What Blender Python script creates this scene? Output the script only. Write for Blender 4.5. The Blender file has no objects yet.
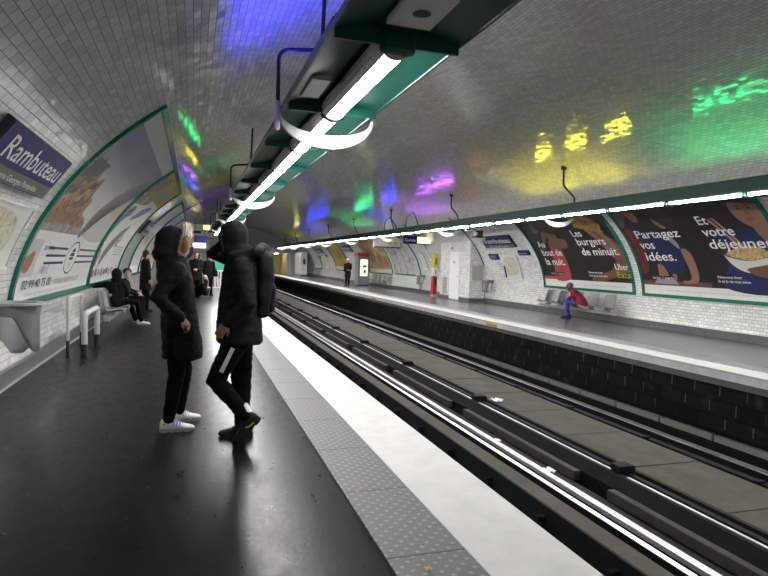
import bpy, bmesh, math, random
from math import sin, cos, pi, radians, sqrt, atan2
from mathutils import Vector, Matrix, noise
random.seed(7)
SC = bpy.context.scene
COL = SC.collection
# ------------------------------------------------------------------ camera, world, exposure
def cam_matrix(yaw, pitch, roll, loc):
    f = Vector((sin(yaw)*cos(pitch), cos(yaw)*cos(pitch), sin(pitch)))
    r = Vector((cos(yaw), -sin(yaw), 0)); u = r.cross(f)
    c, s = cos(roll), sin(roll)
    R, U = c*r + s*u, -s*r + c*u
    m = Matrix((R, U, -f)).transposed().to_4x4(); m.translation = loc
    return m
cam = bpy.data.cameras.new('camera'); cam.sensor_width = 36; cam.lens = 28.125; cam.clip_start = .05; cam.clip_end = 300
cam_o = bpy.data.objects.new('camera', cam); COL.objects.link(cam_o)
cam_o.matrix_world = cam_matrix(radians(17.75), radians(-2.30), radians(1.75), Vector((0, 0, 1.5)))
SC.camera = cam_o
W = bpy.data.worlds.new('world'); SC.world = W; W.use_nodes = True
W.node_tree.nodes['Background'].inputs[0].default_value = (.5, .55, .6, 1)
W.node_tree.nodes['Background'].inputs[1].default_value = 0.0
SC.view_settings.view_transform = 'Standard'; SC.view_settings.look = 'None'
SC.view_settings.gamma = 1; SC.view_settings.use_curve_mapping = False
SC.view_settings.exposure = 0.0
TUBE_STRENGTH = 85.0
COLOUR_STRENGTH = 40.0
Y_BACK, Y_END = -7.0, 66.0

# ------------------------------------------------------------------ materials
MATS = {}
def mat(name, col=(.8, .8, .8), rough=.5, metal=0, spec=.5, emit=None, estr=0, bump=0, bscale=50, var=0, vscale=8):
    if name in MATS: return MATS[name]
    m = bpy.data.materials.new(name); m.use_nodes = True; MATS[name] = m
    nt = m.node_tree; b = nt.nodes['Principled BSDF']
    b.inputs['Base Color'].default_value = (*col, 1); b.inputs['Roughness'].default_value = rough
    b.inputs['Metallic'].default_value = metal; b.inputs['Specular IOR Level'].default_value = spec
    if emit:
        b.inputs['Emission Color'].default_value = (*emit, 1); b.inputs['Emission Strength'].default_value = estr
    if bump or var:
        tc = nt.nodes.new('ShaderNodeTexCoord')
    if bump:
        n = nt.nodes.new('ShaderNodeTexNoise'); n.inputs['Scale'].default_value = bscale; n.inputs['Detail'].default_value = 4
        nt.links.new(tc.outputs['Object'], n.inputs['Vector'])
        bp = nt.nodes.new('ShaderNodeBump'); bp.inputs['Strength'].default_value = min(1, bump); bp.inputs['Distance'].default_value = .01
        nt.links.new(n.outputs['Fac'], bp.inputs['Height']); nt.links.new(bp.outputs['Normal'], b.inputs['Normal'])
    if var:
        n = nt.nodes.new('ShaderNodeTexNoise'); n.inputs['Scale'].default_value = vscale; n.inputs['Detail'].default_value = 5
        nt.links.new(tc.outputs['Object'], n.inputs['Vector'])
        r = nt.nodes.new('ShaderNodeValToRGB')
        r.color_ramp.elements[0].position = .3; r.color_ramp.elements[1].position = .7
        r.color_ramp.elements[0].color = (*[max(0, c*(1-var)) for c in col], 1)
        r.color_ramp.elements[1].color = (*[min(1, c*(1+var)) for c in col], 1)
        nt.links.new(n.outputs['Fac'], r.inputs['Fac']); nt.links.new(r.outputs['Color'], b.inputs['Base Color'])
    return m

def mottled(name, stops, scale=4, rough=.45, detail=6, distort=.6, stretch=(1, 1, 1)):
    """printed picture: a colour ramp over noise in the print's own uv (metres)"""
    if name in MATS: return MATS[name]
    m = mat(name, rough=rough); nt = m.node_tree; b = nt.nodes['Principled BSDF']
    tc = nt.nodes.new('ShaderNodeTexCoord'); mp = nt.nodes.new('ShaderNodeMapping'); mp.inputs['Scale'].default_value = stretch
    n = nt.nodes.new('ShaderNodeTexNoise'); n.inputs['Scale'].default_value = scale; n.inputs['Detail'].default_value = detail
    n.inputs['Distortion'].default_value = distort
    r = nt.nodes.new('ShaderNodeValToRGB')
    nt.links.new(tc.outputs['Object'], mp.inputs['Vector']); nt.links.new(mp.outputs[0], n.inputs['Vector'])
    nt.links.new(n.outputs['Fac'], r.inputs['Fac']); nt.links.new(r.outputs['Color'], b.inputs['Base Color'])
    e = r.color_ramp.elements
    while len(e) < len(stops): e.new(.5)
    for i, (p, c) in enumerate(stops): e[i].position = p; e[i].color = (*c, 1)
    return m

def tile_mat(name, base=(.86, .86, .84), grout=(.10, .10, .10), w=.152, h=.0765, rough=.10, tilt=.021):
    m = bpy.data.materials.new(name); m.use_nodes = True; MATS[name] = m
    nt = m.node_tree; N = nt.nodes; L = nt.links; b = N['Principled BSDF']
    uv = N.new('ShaderNodeUVMap'); uv.uv_map = 'UVMap'
    sx = N.new('ShaderNodeSeparateXYZ'); L.new(uv.outputs[0], sx.inputs[0])
    def M(op, a, bb=None):
        n = N.new('ShaderNodeMath'); n.operation = op
        for i, v in enumerate((a, bb)):
            if v is None: continue
            if isinstance(v, (int, float)): n.inputs[i].default_value = v
            else: L.new(v, n.inputs[i])
        return n.outputs[0]
    row = M('FLOOR', M('DIVIDE', sx.outputs[1], h))
    fv = M('FRACT', M('DIVIDE', sx.outputs[1], h))
    uu = M('ADD', M('DIVIDE', sx.outputs[0], w), M('MULTIPLY', row, .5))
    col = M('FLOOR', uu); fu = M('FRACT', uu)
    cmb = N.new('ShaderNodeCombineXYZ'); L.new(col, cmb.inputs[0]); L.new(row, cmb.inputs[1])
    wn = N.new('ShaderNodeTexWhiteNoise'); wn.noise_dimensions = '2D'; L.new(cmb.outputs[0], wn.inputs['Vector'])
    # distance to the tile's edge in metres
    eu = M('MULTIPLY', M('MINIMUM', fu, M('SUBTRACT', 1, fu)), w)
    ev = M('MULTIPLY', M('MINIMUM', fv, M('SUBTRACT', 1, fv)), h)
    ed = M('MINIMUM', eu, ev)
    mr = N.new('ShaderNodeMapRange'); mr.inputs['From Min'].default_value = .0018; mr.inputs['From Max'].default_value = .0042
    L.new(ed, mr.inputs['Value'])
    tone = N.new('ShaderNodeMapRange'); tone.inputs['To Min'].default_value = .80; tone.inputs['To Max'].default_value = 1.04
    L.new(wn.outputs['Value'], tone.inputs['Value'])
    mul = N.new('ShaderNodeVectorMath'); mul.operation = 'SCALE'; mul.inputs[0].default_value = base; L.new(tone.outputs[0], mul.inputs['Scale'])
    mix = N.new('ShaderNodeMix'); mix.data_type = 'RGBA'
    L.new(mr.outputs[0], mix.inputs['Factor']); mix.inputs['A'].default_value = (*grout, 1); L.new(mul.outputs[0], mix.inputs['B'])
    L.new(mix.outputs['Result'], b.inputs['Base Color'])
    rr = N.new('ShaderNodeMapRange'); rr.inputs['To Min'].default_value = .7; rr.inputs['To Max'].default_value = rough
    L.new(mr.outputs[0], rr.inputs['Value']); L.new(rr.outputs[0], b.inputs['Roughness'])
    # each tile is set a little crooked
    sub = N.new('ShaderNodeVectorMath'); sub.operation = 'SUBTRACT'; L.new(wn.outputs['Color'], sub.inputs[0]); sub.inputs[1].default_value = (.5, .5, .5)
    sc = N.new('ShaderNodeVectorMath'); sc.operation = 'SCALE'; L.new(sub.outputs[0], sc.inputs[0]); sc.inputs['Scale'].default_value = tilt*2
    ge = N.new('ShaderNodeNewGeometry')
    ad = N.new('ShaderNodeVectorMath'); ad.operation = 'ADD'; L.new(ge.outputs['Normal'], ad.inputs[0]); L.new(sc.outputs[0], ad.inputs[1])
    no = N.new('ShaderNodeVectorMath'); no.operation = 'NORMALIZE'; L.new(ad.outputs[0], no.inputs[0])
    bh = N.new('ShaderNodeMapRange'); bh.inputs['From Min'].default_value = 0; bh.inputs['From Max'].default_value = .006
    L.new(ed, bh.inputs['Value'])
    bp = N.new('ShaderNodeBump'); bp.inputs['Strength'].default_value = .5; bp.inputs['Distance'].default_value = .0015
    L.new(bh.outputs[0], bp.inputs['Height']); L.new(no.outputs[0], bp.inputs['Normal']); L.new(bp.outputs[0], b.inputs['Normal'])
    b.inputs['Specular IOR Level'].default_value = .8
    return m
TILE = tile_mat('glazed_white_tile')
TILE_FLAT = tile_mat('kiosk_tile', tilt=.01)

def floor_mat():
    m = mat('dark_asphalt', (.01, .01, .01), .28); nt = m.node_tree; N = nt.nodes; L = nt.links; b = N['Principled BSDF']
    tc = N.new('ShaderNodeTexCoord')
    def noise_(s, d=5, dist=0):
        n = N.new('ShaderNodeTexNoise'); n.inputs['Scale'].default_value = s; n.inputs['Detail'].default_value = d; n.inputs['Distortion'].default_value = dist
        L.new(tc.outputs['Object'], n.inputs['Vector']); return n.outputs['Fac']
    def ramp(src, stops):
        r = N.new('ShaderNodeValToRGB'); L.new(src, r.inputs['Fac']); e = r.color_ramp.elements
        while len(e) < len(stops): e.new(.5)
        for i, (p, c) in enumerate(stops): e[i].position = p; e[i].color = (c, c, c, 1)
        return r.outputs['Color']
    a = ramp(noise_(1.3, 7, .5), [(.3, .002), (.7, .006)])
    vo = N.new('ShaderNodeTexVoronoi'); vo.inputs['Scale'].default_value = 3.2; vo.feature = 'F1'; L.new(tc.outputs['Object'], vo.inputs['Vector'])
    sp = ramp(vo.outputs['Distance'], [(.02, .02), (.045, 0)])       # old gum spots
    ad = N.new('ShaderNodeMix'); ad.data_type = 'RGBA'; ad.blend_type = 'ADD'; ad.inputs['Factor'].default_value = 1
    L.new(a, ad.inputs['A']); L.new(sp, ad.inputs['B']); L.new(ad.outputs['Result'], b.inputs['Base Color'])
    L.new(ramp(noise_(2.2, 6, .2), [(.1, .22), (.9, .44)]), b.inputs['Roughness'])
    mp2 = N.new('ShaderNodeMapping'); mp2.inputs['Scale'].default_value = (2.2, .9, 1); L.new(tc.outputs['Object'], mp2.inputs[0])
    n2 = N.new('ShaderNodeTexNoise'); n2.inputs['Scale'].default_value = 5; n2.inputs['Detail'].default_value = 5; n2.inputs['Roughness'].default_value = .7; L.new(mp2.outputs[0], n2.inputs['Vector'])
    rr = N.new('ShaderNodeMath'); rr.operation = 'MULTIPLY_ADD'; L.new(n2.outputs['Fac'], rr.inputs[0]); rr.inputs[1].default_value = .30; rr.inputs[2].default_value = .17
    L.new(rr.outputs[0], b.inputs['Roughness'])
    bp = N.new('ShaderNodeBump'); bp.inputs['Strength'].default_value = .12; bp.inputs['Distance'].default_value = .01
    L.new(noise_(26, 5), bp.inputs['Height']); L.new(bp.outputs[0], b.inputs['Normal'])
    b.inputs['Specular IOR Level'].default_value = .10
    return m
def stud_mat():
    m = mat('studded_grey_slab', (.17, .17, .17), .5); nt = m.node_tree; N = nt.nodes; L = nt.links; b = N['Principled BSDF']
    tc = N.new('ShaderNodeTexCoord'); mp = N.new('ShaderNodeMapping'); mp.inputs['Scale'].default_value = (1/.062, 1/.062, 1); mp.inputs['Rotation'].default_value = (0, 0, pi/4)
    L.new(tc.outputs['Object'], mp.inputs[0])
    fr = N.new('ShaderNodeVectorMath'); fr.operation = 'FRACTION'; L.new(mp.outputs[0], fr.inputs[0])
    sb = N.new('ShaderNodeVectorMath'); sb.operation = 'SUBTRACT'; L.new(fr.outputs[0], sb.inputs[0]); sb.inputs[1].default_value = (.5, .5, 0)
    ml = N.new('ShaderNodeVectorMath'); ml.operation = 'MULTIPLY'; L.new(sb.outputs[0], ml.inputs[0]); ml.inputs[1].default_value = (1, 1, 0)
    ln = N.new('ShaderNodeVectorMath'); ln.operation = 'LENGTH'; L.new(ml.outputs[0], ln.inputs[0])
    mr = N.new('ShaderNodeMapRange'); mr.inputs['From Min'].default_value = .27; mr.inputs['From Max'].default_value = .12
    L.new(ln.outputs['Value'], mr.inputs['Value'])
    r = N.new('ShaderNodeValToRGB'); r.color_ramp.elements[0].color = (.075, .075, .074, 1); r.color_ramp.elements[1].color = (.165, .165, .162, 1)
    L.new(mr.outputs[0], r.inputs[0]); L.new(r.outputs[0], b.inputs['Base Color'])
    bp = N.new('ShaderNodeBump'); bp.inputs['Strength'].default_value = .8; bp.inputs['Distance'].default_value = .006
    L.new(mr.outputs[0], bp.inputs['Height']); L.new(bp.outputs[0], b.inputs['Normal'])
    return m
def block_mat():
    m = mat('soot_black_blocks', (.02, .02, .018), .7, spec=.12); nt = m.node_tree; N = nt.nodes; L = nt.links; b = N['Principled BSDF']
    tc = N.new('ShaderNodeTexCoord'); sx = N.new('ShaderNodeSeparateXYZ'); L.new(tc.outputs['Object'], sx.inputs[0])
    def M(op, a, bb=None, cc=None):
        n = N.new('ShaderNodeMath'); n.operation = op
        for k, v in enumerate((a, bb, cc)):
            if v is None: continue
            if isinstance(v, (int, float)): n.inputs[k].default_value = v
            else: L.new(v, n.inputs[k])
        return n.outputs[0]
    rw = M('DIVIDE', sx.outputs[2], .25); row = M('FLOOR', rw); fv = M('FRACT', rw)
    uu = M('ADD', M('DIVIDE', sx.outputs[1], .50), M('MULTIPLY', row, .37)); fu = M('FRACT', uu)
    tick = M('MULTIPLY', M('LESS_THAN', fu, .045), M('MULTIPLY', M('GREATER_THAN', fv, .22), M('LESS_THAN', fv, .86)))
    cmb = N.new('ShaderNodeCombineXYZ'); L.new(M('FLOOR', uu), cmb.inputs[0]); L.new(row, cmb.inputs[1])
    wn = N.new('ShaderNodeTexWhiteNoise'); wn.noise_dimensions = '2D'; L.new(cmb.outputs[0], wn.inputs['Vector'])
    joint = M('GREATER_THAN', fv, .90)
    cr = N.new('ShaderNodeMapRange'); cr.inputs['To Min'].default_value = .0025; cr.inputs['To Max'].default_value = .007; L.new(wn.outputs['Value'], cr.inputs['Value'])
    dk = M('MULTIPLY', cr.outputs[0], M('SUBTRACT', 1, M('MULTIPLY', joint, .8)))
    val = M('ADD', dk, M('MULTIPLY', tick, M('MULTIPLY', wn.outputs['Value'], .085)))
    class br: outputs = {'Color': val, 'Fac': M('MAXIMUM', joint, tick)}
    no = N.new('ShaderNodeTexNoise'); no.inputs['Scale'].default_value = 2.6; no.inputs['Detail'].default_value = 6; L.new(tc.outputs['Object'], no.inputs['Vector'])
    rp = N.new('ShaderNodeValToRGB'); rp.color_ramp.elements[0].position = .60; rp.color_ramp.elements[1].position = .78
    rp.color_ramp.elements[0].color = (0, 0, 0, 1); rp.color_ramp.elements[1].color = (.03, .028, .025, 1); L.new(no.outputs['Fac'], rp.inputs['Fac'])
    ad = N.new('ShaderNodeMix'); ad.data_type = 'RGBA'; ad.blend_type = 'ADD'; ad.inputs['Factor'].default_value = 1
    L.new(br.outputs['Color'], ad.inputs['A']); L.new(rp.outputs[0], ad.inputs['B']); L.new(ad.outputs['Result'], b.inputs['Base Color'])
    bp = N.new('ShaderNodeBump'); bp.inputs['Strength'].default_value = .6; bp.inputs['Distance'].default_value = .02; bp.invert = True
    L.new(br.outputs['Fac'], bp.inputs['Height']); L.new(bp.outputs[0], b.inputs['Normal'])
    return m
ASPHALT = floor_mat(); STUD = stud_mat(); BLOCK = block_mat()
WHITE_EDGE = mat('white_painted_concrete', (.40, .40, .39), .55, var=.08, vscale=5, bump=.15, bscale=60)
FAR_PLAT = mat('grey_asphalt_far', (.10, .10, .10), .26, var=.12, vscale=3, spec=.5)
FAR_STUD = mat('grey_studs_far', (.17, .17, .17), .5, bump=.5, bscale=60)
BASE = mat('grey_stone_base', (.10, .10, .102), .38, var=.2, vscale=4)
NOSE = mat('grey_concrete_nose', (.50, .50, .49), .6, var=.15, vscale=4)
BED = mat('sooty_track_bed', (.010, .0095, .008), .8, spec=.1, var=.5, vscale=6, bump=.6, bscale=18)
BROWN = mat('brown_brake_dust_concrete', (.052, .044, .034), .85, var=.28, vscale=3.5, bump=.3, bscale=30)
RAILDARK = mat('rust_black_steel', (.006, .0056, .005), .65, spec=.12, var=.3, vscale=10)
STEEL = mat('polished_running_steel', (.62, .62, .62), .30, metal=1)
STEELW = mat('bright_worn_steel', (.58, .58, .57), .40, metal=.85)
BAR = mat('grey_cover_bar', (.030, .028, .024), .6, spec=.15, var=.3, vscale=6)
BEAM = mat('dark_timber_cover', (.005, .005, .0045), .7, spec=.08, var=.4, vscale=5)
GREEN = mat('glossy_green_enamel', (.003, .042, .033), .34, spec=.35)
GREENF = mat('green_ceramic_frame', (.008, .17, .12), .25, var=.18, vscale=30)
DARK = mat('black_metal', (.012, .012, .012), .4)
WHITE_METAL = mat('white_painted_metal', (.72, .72, .70), .35)
GREY_METAL = mat('grey_painted_metal', (.30, .30, .30), .4)
LIGHT_GREY = mat('light_grey_housing', (.42, .42, .41), .4)
ALU = mat('brushed_aluminium', (.50, .50, .49), .34, metal=.45)
SHELL = mat('pale_grey_shell', (.46, .46, .455), .25)
GLOW = mat('lit_tube_diffuser', (.9, .9, .9), .4, emit=(1, .985, .95), estr=TUBE_STRENGTH)
GLOW2 = mat('lit_slim_tube', (.9, .9, .9), .4, emit=(1, .985, .95), estr=TUBE_STRENGTH*1.4)
BLUE = mat('station_blue_enamel', (.006, .008, .11), .38, spec=.2)
GREYBAND = mat('grey_brown_band', (.10, .095, .085), .35)
PAPER = mat('white_print', (.72, .72, .71), .42)
INKW = mat('white_ink', (.85, .85, .84), .4)
INKK = mat('black_ink', (.02, .02, .022), .4)
INKB = mat('navy_ink', (.015, .02, .14), .4)
BLACKP = mat('black_print', (.012, .010, .010), .38)
def ink(n, c=(.35, .35, .35)): return mat('ink_'+n, c, .42)

# ------------------------------------------------------------------ mesh helpers
def obj(name, bm, m=None, parent=None, smooth=False, kind=None):
    me = bpy.data.meshes.new(name); bm.normal_update(); bm.to_mesh(me); bm.free()
    for x in (m if isinstance(m, (list, tuple)) else [m] if m else []): me.materials.append(x)
    if smooth: me.polygons.foreach_set('use_smooth', [True]*len(me.polygons))
    o = bpy.data.objects.new(name, me); COL.objects.link(o)
    if parent: o.parent = parent
    if kind: o['kind'] = kind
    return o
def tag(o, label, cat, group=None, kind=None):
    o['label'] = label; o['category'] = cat
    if group: o['group'] = group
    if kind: o['kind'] = kind
    return o
def thing(name, label, cat, loc=(0, 0, 0), rz=0, group=None):
    o = bpy.data.objects.new(name, None); COL.objects.link(o); o.location = loc; o.rotation_euler = (0, 0, rz); o.empty_display_size = .2
    return tag(o, label, cat, group)
def copy_tree(o, parent=None):
    c = o.copy(); COL.objects.link(c); c.parent = parent
    for ch in list(o.children): copy_tree(ch, c)
    return c
def NB(): return bmesh.new()
def box(bm, x0, x1, y0, y1, z0, z1, bev=0, mi=0):
    vs = [bm.verts.new((x, y, z)) for x in (x0, x1) for y in (y0, y1) for z in (z0, z1)]
    fs = [bm.faces.new([vs[i] for i in q]) for q in ((0, 1, 3, 2), (4, 6, 7, 5), (0, 4, 5, 1), (2, 3, 7, 6), (0, 2, 6, 4), (1, 5, 7, 3))]
    for f in fs: f.material_index = mi
    if bev:
        es = list({e for f in fs for e in f.edges})
        bmesh.ops.bevel(bm, geom=es, offset=bev, segments=2, affect='EDGES', profile=.5)
    return bm
def boxo(name, d, m, parent=None, bev=0, kind=None): return obj(name, box(NB(), *d, bev=bev), m, parent, kind=kind)
def ext(bm, prof, y0, y1, closed=True, ny=1):
    """extrude an (x,z) profile along y"""
    rows = [[bm.verts.new((x, y0+(y1-y0)*j/ny, z)) for x, z in prof] for j in range(ny+1)]
    n = len(prof)
    for j in range(ny):
        for i in range(n if closed else n-1):
            bm.faces.new((rows[j][i], rows[j][(i+1) % n], rows[j+1][(i+1) % n], rows[j+1][i]))
    if closed: bm.faces.new(rows[0][::-1]); bm.faces.new(rows[-1])
    return bm
def perp(d):
    a = Vector((0, 0, 1)) if abs(d.z) < .9 else Vector((1, 0, 0))
    u = d.cross(a).normalized(); return u, d.cross(u).normalized()
def tube(bm, pts, r, n=10, cap=True):
    """tube through points; r is one radius or one per point; rounded ends"""
    P = [Vector(p) for p in pts]; R = list(r) if isinstance(r, (list, tuple)) else [r]*len(P)
    T = []
    for i in range(len(P)):
        a = (P[i]-P[i-1]).normalized() if i else None
        b = (P[i+1]-P[i]).normalized() if i < len(P)-1 else None
        t = (a+b) if a and b else (a or b)
        T.append(t.normalized() if t.length > 1e-6 else b)
    u, v = perp(T[0]); rings = []
    C = []
    if cap:
        C += [(P[0]-T[0]*R[0]*k, R[0]*sqrt(max(.001, 1-k*k)), T[0]) for k in (.95, .6)]
    C += [(P[i], R[i], T[i]) for i in range(len(P))]
    if cap:
        C += [(P[-1]+T[-1]*R[-1]*k, R[-1]*sqrt(max(.001, 1-k*k)), T[-1]) for k in (.6, .95)]
    for c, rr, t in C:
        u = (u - t*u.dot(t))
        u = u.normalized() if u.length > 1e-6 else perp(t)[0]
        v = t.cross(u)
        rings.append([bm.verts.new(c+(u*cos(2*pi*k/n)+v*sin(2*pi*k/n))*rr) for k in range(n)])
    for a, b in zip(rings, rings[1:]):
        for k in range(n): bm.faces.new((a[k], a[(k+1) % n], b[(k+1) % n], b[k]))
    bm.faces.new(rings[0][::-1]); bm.faces.new(rings[-1])
    return bm
def arcpts(pts, r=.1, n=5):
    """round the corners of a polyline"""
    P = [Vector(p) for p in pts]; out = [P[0]]
    for i in range(1, len(P)-1):
        a = (P[i-1]-P[i]); b = (P[i+1]-P[i]); k = min(r, a.length*.45, b.length*.45)
        p0, p1 = P[i]+a.normalized()*k, P[i]+b.normalized()*k
        for j in range(n+1):
            t = j/n; out.append(p0*(1-t)**2 + P[i]*2*t*(1-t) + p1*t*t)
    out.append(P[-1]); return out
def ball(bm, c, r, rot=None, seg=16):
    """ellipsoid"""
    r = (r, r, r) if isinstance(r, (int, float)) else r
    M_ = Matrix.Translation(Vector(c)) @ (rot.to_4x4() if rot else Matrix()) @ Matrix.Diagonal((*r, 1))
    bmesh.ops.create_uvsphere(bm, u_segments=seg, v_segments=max(6, seg*2//3), radius=1, matrix=M_); return bm
def loft(bm, rings, n=24, power=2.0):
    """rings: (cx,cy,cz,rx,ry) horizontal super-ellipses, joined and capped"""
    R = []
    for cx, cy, cz, rx, ry in rings:
        row = []
        for k in range(n):
            a = 2*pi*k/n; c, s = cos(a), sin(a); e = 2/power
            row.append(bm.verts.new((cx+rx*math.copysign(abs(c)**e, c), cy+ry*math.copysign(abs(s)**e, s), cz)))
        R.append(row)
    for a, b in zip(R, R[1:]):
        for k in range(n): bm.faces.new((a[k], a[(k+1) % n], b[(k+1) % n], b[k]))
    bm.faces.new(R[0][::-1]); bm.faces.new(R[-1]); return bm
def fuse(name, bm, m, parent, voxel=.012, smooth=6, wrinkle=0, wscale=(9, 9, 9)):
    """overlapping closed shapes melted into one continuous skin"""
    bmesh.ops.recalc_face_normals(bm, faces=bm.faces)
    o = obj(name, bm, None, None)
    r = o.modifiers.new('r', 'REMESH'); r.mode = 'VOXEL'; r.voxel_size = voxel; r.use_smooth_shade = True
    if smooth:
        s = o.modifiers.new('s', 'SMOOTH'); s.factor = .5; s.iterations = smooth
    bpy.context.view_layer.update()
    me = bpy.data.meshes.new_from_object(o.evaluated_get(bpy.context.evaluated_depsgraph_get()))
    o.modifiers.clear(); old = o.data; o.data = me; bpy.data.meshes.remove(old); me.name = name
    if wrinkle:
        me.update()
        for v in me.vertices:
            q = Vector((v.co.x*wscale[0], v.co.y*wscale[1], v.co.z*wscale[2]))
            w = noise.noise(q)+.5*noise.noise(q*2.1)
            v.co += v.normal*(wrinkle*w)
    me.polygons.foreach_set('use_smooth', [True]*len(me.polygons))
    me.materials.append(m)
    if parent: o.parent = parent
    return o

# ------------------------------------------------------------------ the vault: an ellipse swept along the platform
XC, A_, Z0, B_ = 4.918, 6.95, .6, 4.2
_t0 = math.asin(-Z0/B_); _TH = [_t0+(pi/2-_t0)*i/4000 for i in range(4001)]; _SS = [0.0]
for _a, _b in zip(_TH, _TH[1:]): _SS.append(_SS[-1]+math.hypot(A_*(cos(_b)-cos(_a)), B_*(sin(_b)-sin(_a))))
S_TOP = _SS[-1]
def theta(s):
    if s < 0: return _t0 + s/B_
    import bisect
    i = min(max(bisect.bisect(_SS, s)-1, 0), 3999); f = (s-_SS[i])/(_SS[i+1]-_SS[i]); return _TH[i]+(_TH[i+1]-_TH[i])*f
def V(side, y, s, off=0):
    """point on the vault: side +1 right / -1 left, arc length s above the platform, off metres into the room"""
    t = theta(s); n = Vector((-cos(t)/A_*side, 0, -sin(t)/B_)).normalized()
    return Vector((XC+side*A_*cos(t), y, Z0+B_*sin(t))) + n*off
def s_of_z(z):
    t = math.asin(min(1, (z-Z0)/B_)); lo, hi = 0, 4000
    import bisect
    return _SS[min(4000, bisect.bisect(_TH, t))]
def wall_map(side, y0, s0=0):
    """print coordinates (u to the viewer's right, v up) on a wall"""
    return lambda u, v, off=0: V(side, y0-side*u, s0+v, off)
def plane_map(o, ux, vy, n):
    o, ux, vy, n = Vector(o), Vector(ux).normalized(), Vector(vy).normalized(), Vector(n).normalized()
    return lambda u, v, off=0: o+ux*u+vy*v+n*off
def vault_shell(name, s_list, side, y0, y1):
    bm = NB(); uvl = bm.loops.layers.uv.new('UVMap'); n = 24; ys = [y0+(y1-y0)*i/n for i in range(n+1)]
    g = [[bm.verts.new(V(sd, y, s)) for (sd, s) in s_list] for y in ys]
    for j in range(n):
        for i in range(len(s_list)-1):
            f = bm.faces.new((g[j][i], g[j+1][i], g[j+1][i+1], g[j][i+1]))
            for l, (jj, ii) in zip(f.loops, ((j, i), (j+1, i), (j+1, i+1), (j, i+1))):
                sd, s = s_list[ii]; l[uvl].uv = (ys[jj]+20, (s if sd < 0 else 2*S_TOP-s)+5)
    bmesh.ops.recalc_face_normals(bm, faces=bm.faces)
    ctr = Vector((XC, 30, 1.5)); f0 = bm.faces[0] if not bm.faces.ensure_lookup_table() else None
    if f0.normal.dot(ctr-f0.calc_center_median()) < 0: bmesh.ops.reverse_faces(bm, faces=bm.faces)
    o = obj(name, bm, TILE, smooth=True, kind='structure'); return o
S_SPLIT = 4.2
vault_shell('wall_left', [(-1, -1.0+(S_SPLIT+1.0)*i/40) for i in range(41)], -1, Y_BACK, Y_END)
vault_shell('wall_right', [(1, -1.0+(S_SPLIT+1.0)*i/40) for i in range(41)], 1, Y_BACK, Y_END)
nc = 40
vault_shell('ceiling', [(-1, S_SPLIT+(S_TOP-S_SPLIT)*i/nc) for i in range(nc)]+[(1, S_TOP-(S_TOP-S_SPLIT)*i/nc) for i in range(nc+1)], -1, Y_BACK, Y_END)

# ------------------------------------------------------------------ platforms, pit, end walls
PE, FE = 1.95, 7.89                        # near and far platform edges
def wall_x(side, z): t = math.asin((z-Z0)/B_); return XC+side*A_*cos(t)
boxo('floor_left', (-1.95, PE-.03, Y_BACK, Y_END, -.25, 0), ASPHALT, kind='structure')
boxo('wall_pit_left', (PE-.35, PE-.22, Y_BACK, Y_END, -1.35, -.25), BLOCK, kind='structure')
boxo('trim_1', (1.405, PE, Y_BACK, Y_END, -.10, .006), WHITE_EDGE, kind='structure', bev=.004)
bm = NB(); y = 2.82-.9*11
while y < Y_END-1:
    box(bm, .96, 1.40, y+.004, y+.896, -.02, .010, bev=.003); y += .9
obj('trim_2', bm, STUD, kind='structure')
boxo('floor_right', (FE+.03, 11.82, Y_BACK, Y_END, -.25, 0), FAR_PLAT, kind='structure')
boxo('trim_3', (FE, FE+.52, Y_BACK, Y_END, -.03, .006), WHITE_EDGE, kind='structure', bev=.004)
boxo('trim_5', (FE, FE+.2, Y_BACK, Y_END, -.14, -.03), NOSE, kind='structure')
boxo('trim_4', (FE+.525, FE+.95, Y_BACK, Y_END, -.02, .008), FAR_STUD, kind='structure')
boxo('wall_pit_right', (8.02, 8.25, Y_BACK, Y_END, -1.35, -.14), BLOCK, kind='structure')
boxo('floor_track', (PE-.3, 8.1, Y_BACK, Y_END+14, -1.45, -1.30), BED, kind='structure')
for nm, sd in (('baseboard_left', -1), ('baseboard_right', 1)):
    bm = NB(); x = wall_x(sd, .1); box(bm, min(x+sd*.1, x-sd*.035), max(x+sd*.1, x-sd*.035), Y_BACK, Y_END, 0, .185, bev=.006)
    obj(nm, bm, BASE, kind='structure')
boxo('trim_6', (wall_x(-1, .1)+.035, wall_x(-1, .1)+.062, Y_BACK, Y_END, 0, .02), mat('pale_joint', (.4, .4, .38), .6), kind='structure')
# end wall with the tunnel mouth, and the wall behind the photographer
def arch_end(name, y, holes, m):
    bm = NB(); n = 60
    outer = [Vector((XC-7.1*cos(pi*i/n), y, Z0-.05+4.35*sin(pi*i/n))) for i in range(n+1)]
    outer = [Vector((XC-7.1, y, -1.4))]+outer+[Vector((XC+7.1, y, -1.4))]
    ov = [bm.verts.new(p) for p in outer]; es = [bm.edges.new((ov[i], ov[(i+1) % len(ov)])) for i in range(len(ov))]
    for h in holes:
        hv = [bm.verts.new((p[0], y, p[1])) for p in h]; es += [bm.edges.new((hv[i], hv[(i+1) % len(hv)])) for i in range(len(hv))]
    bmesh.ops.triangle_fill(bm, edges=es, use_beauty=True)
    r = bmesh.ops.extrude_face_region(bm, geom=list(bm.faces)); bmesh.ops.translate(bm, verts=[v for v in r['geom'] if isinstance(v, bmesh.types.BMVert)], vec=(0, .3, 0))
    bmesh.ops.recalc_face_normals(bm, faces=bm.faces)
    return obj(name, bm, m, kind='structure')
ENDW = mat('grey_rendered_end_wall', (.42, .42, .44), .5, var=.1)
mouth = [(2.0, -1.3)]+[(4.92-2.95*cos(pi*i/24), .6+2.2*sin(pi*i/24)) for i in range(25)]+[(7.85, -1.3)]
corr = [(8.15, 0.01), (8.15, 2.35), (9.9, 2.35), (9.9, 0.01)]
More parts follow.
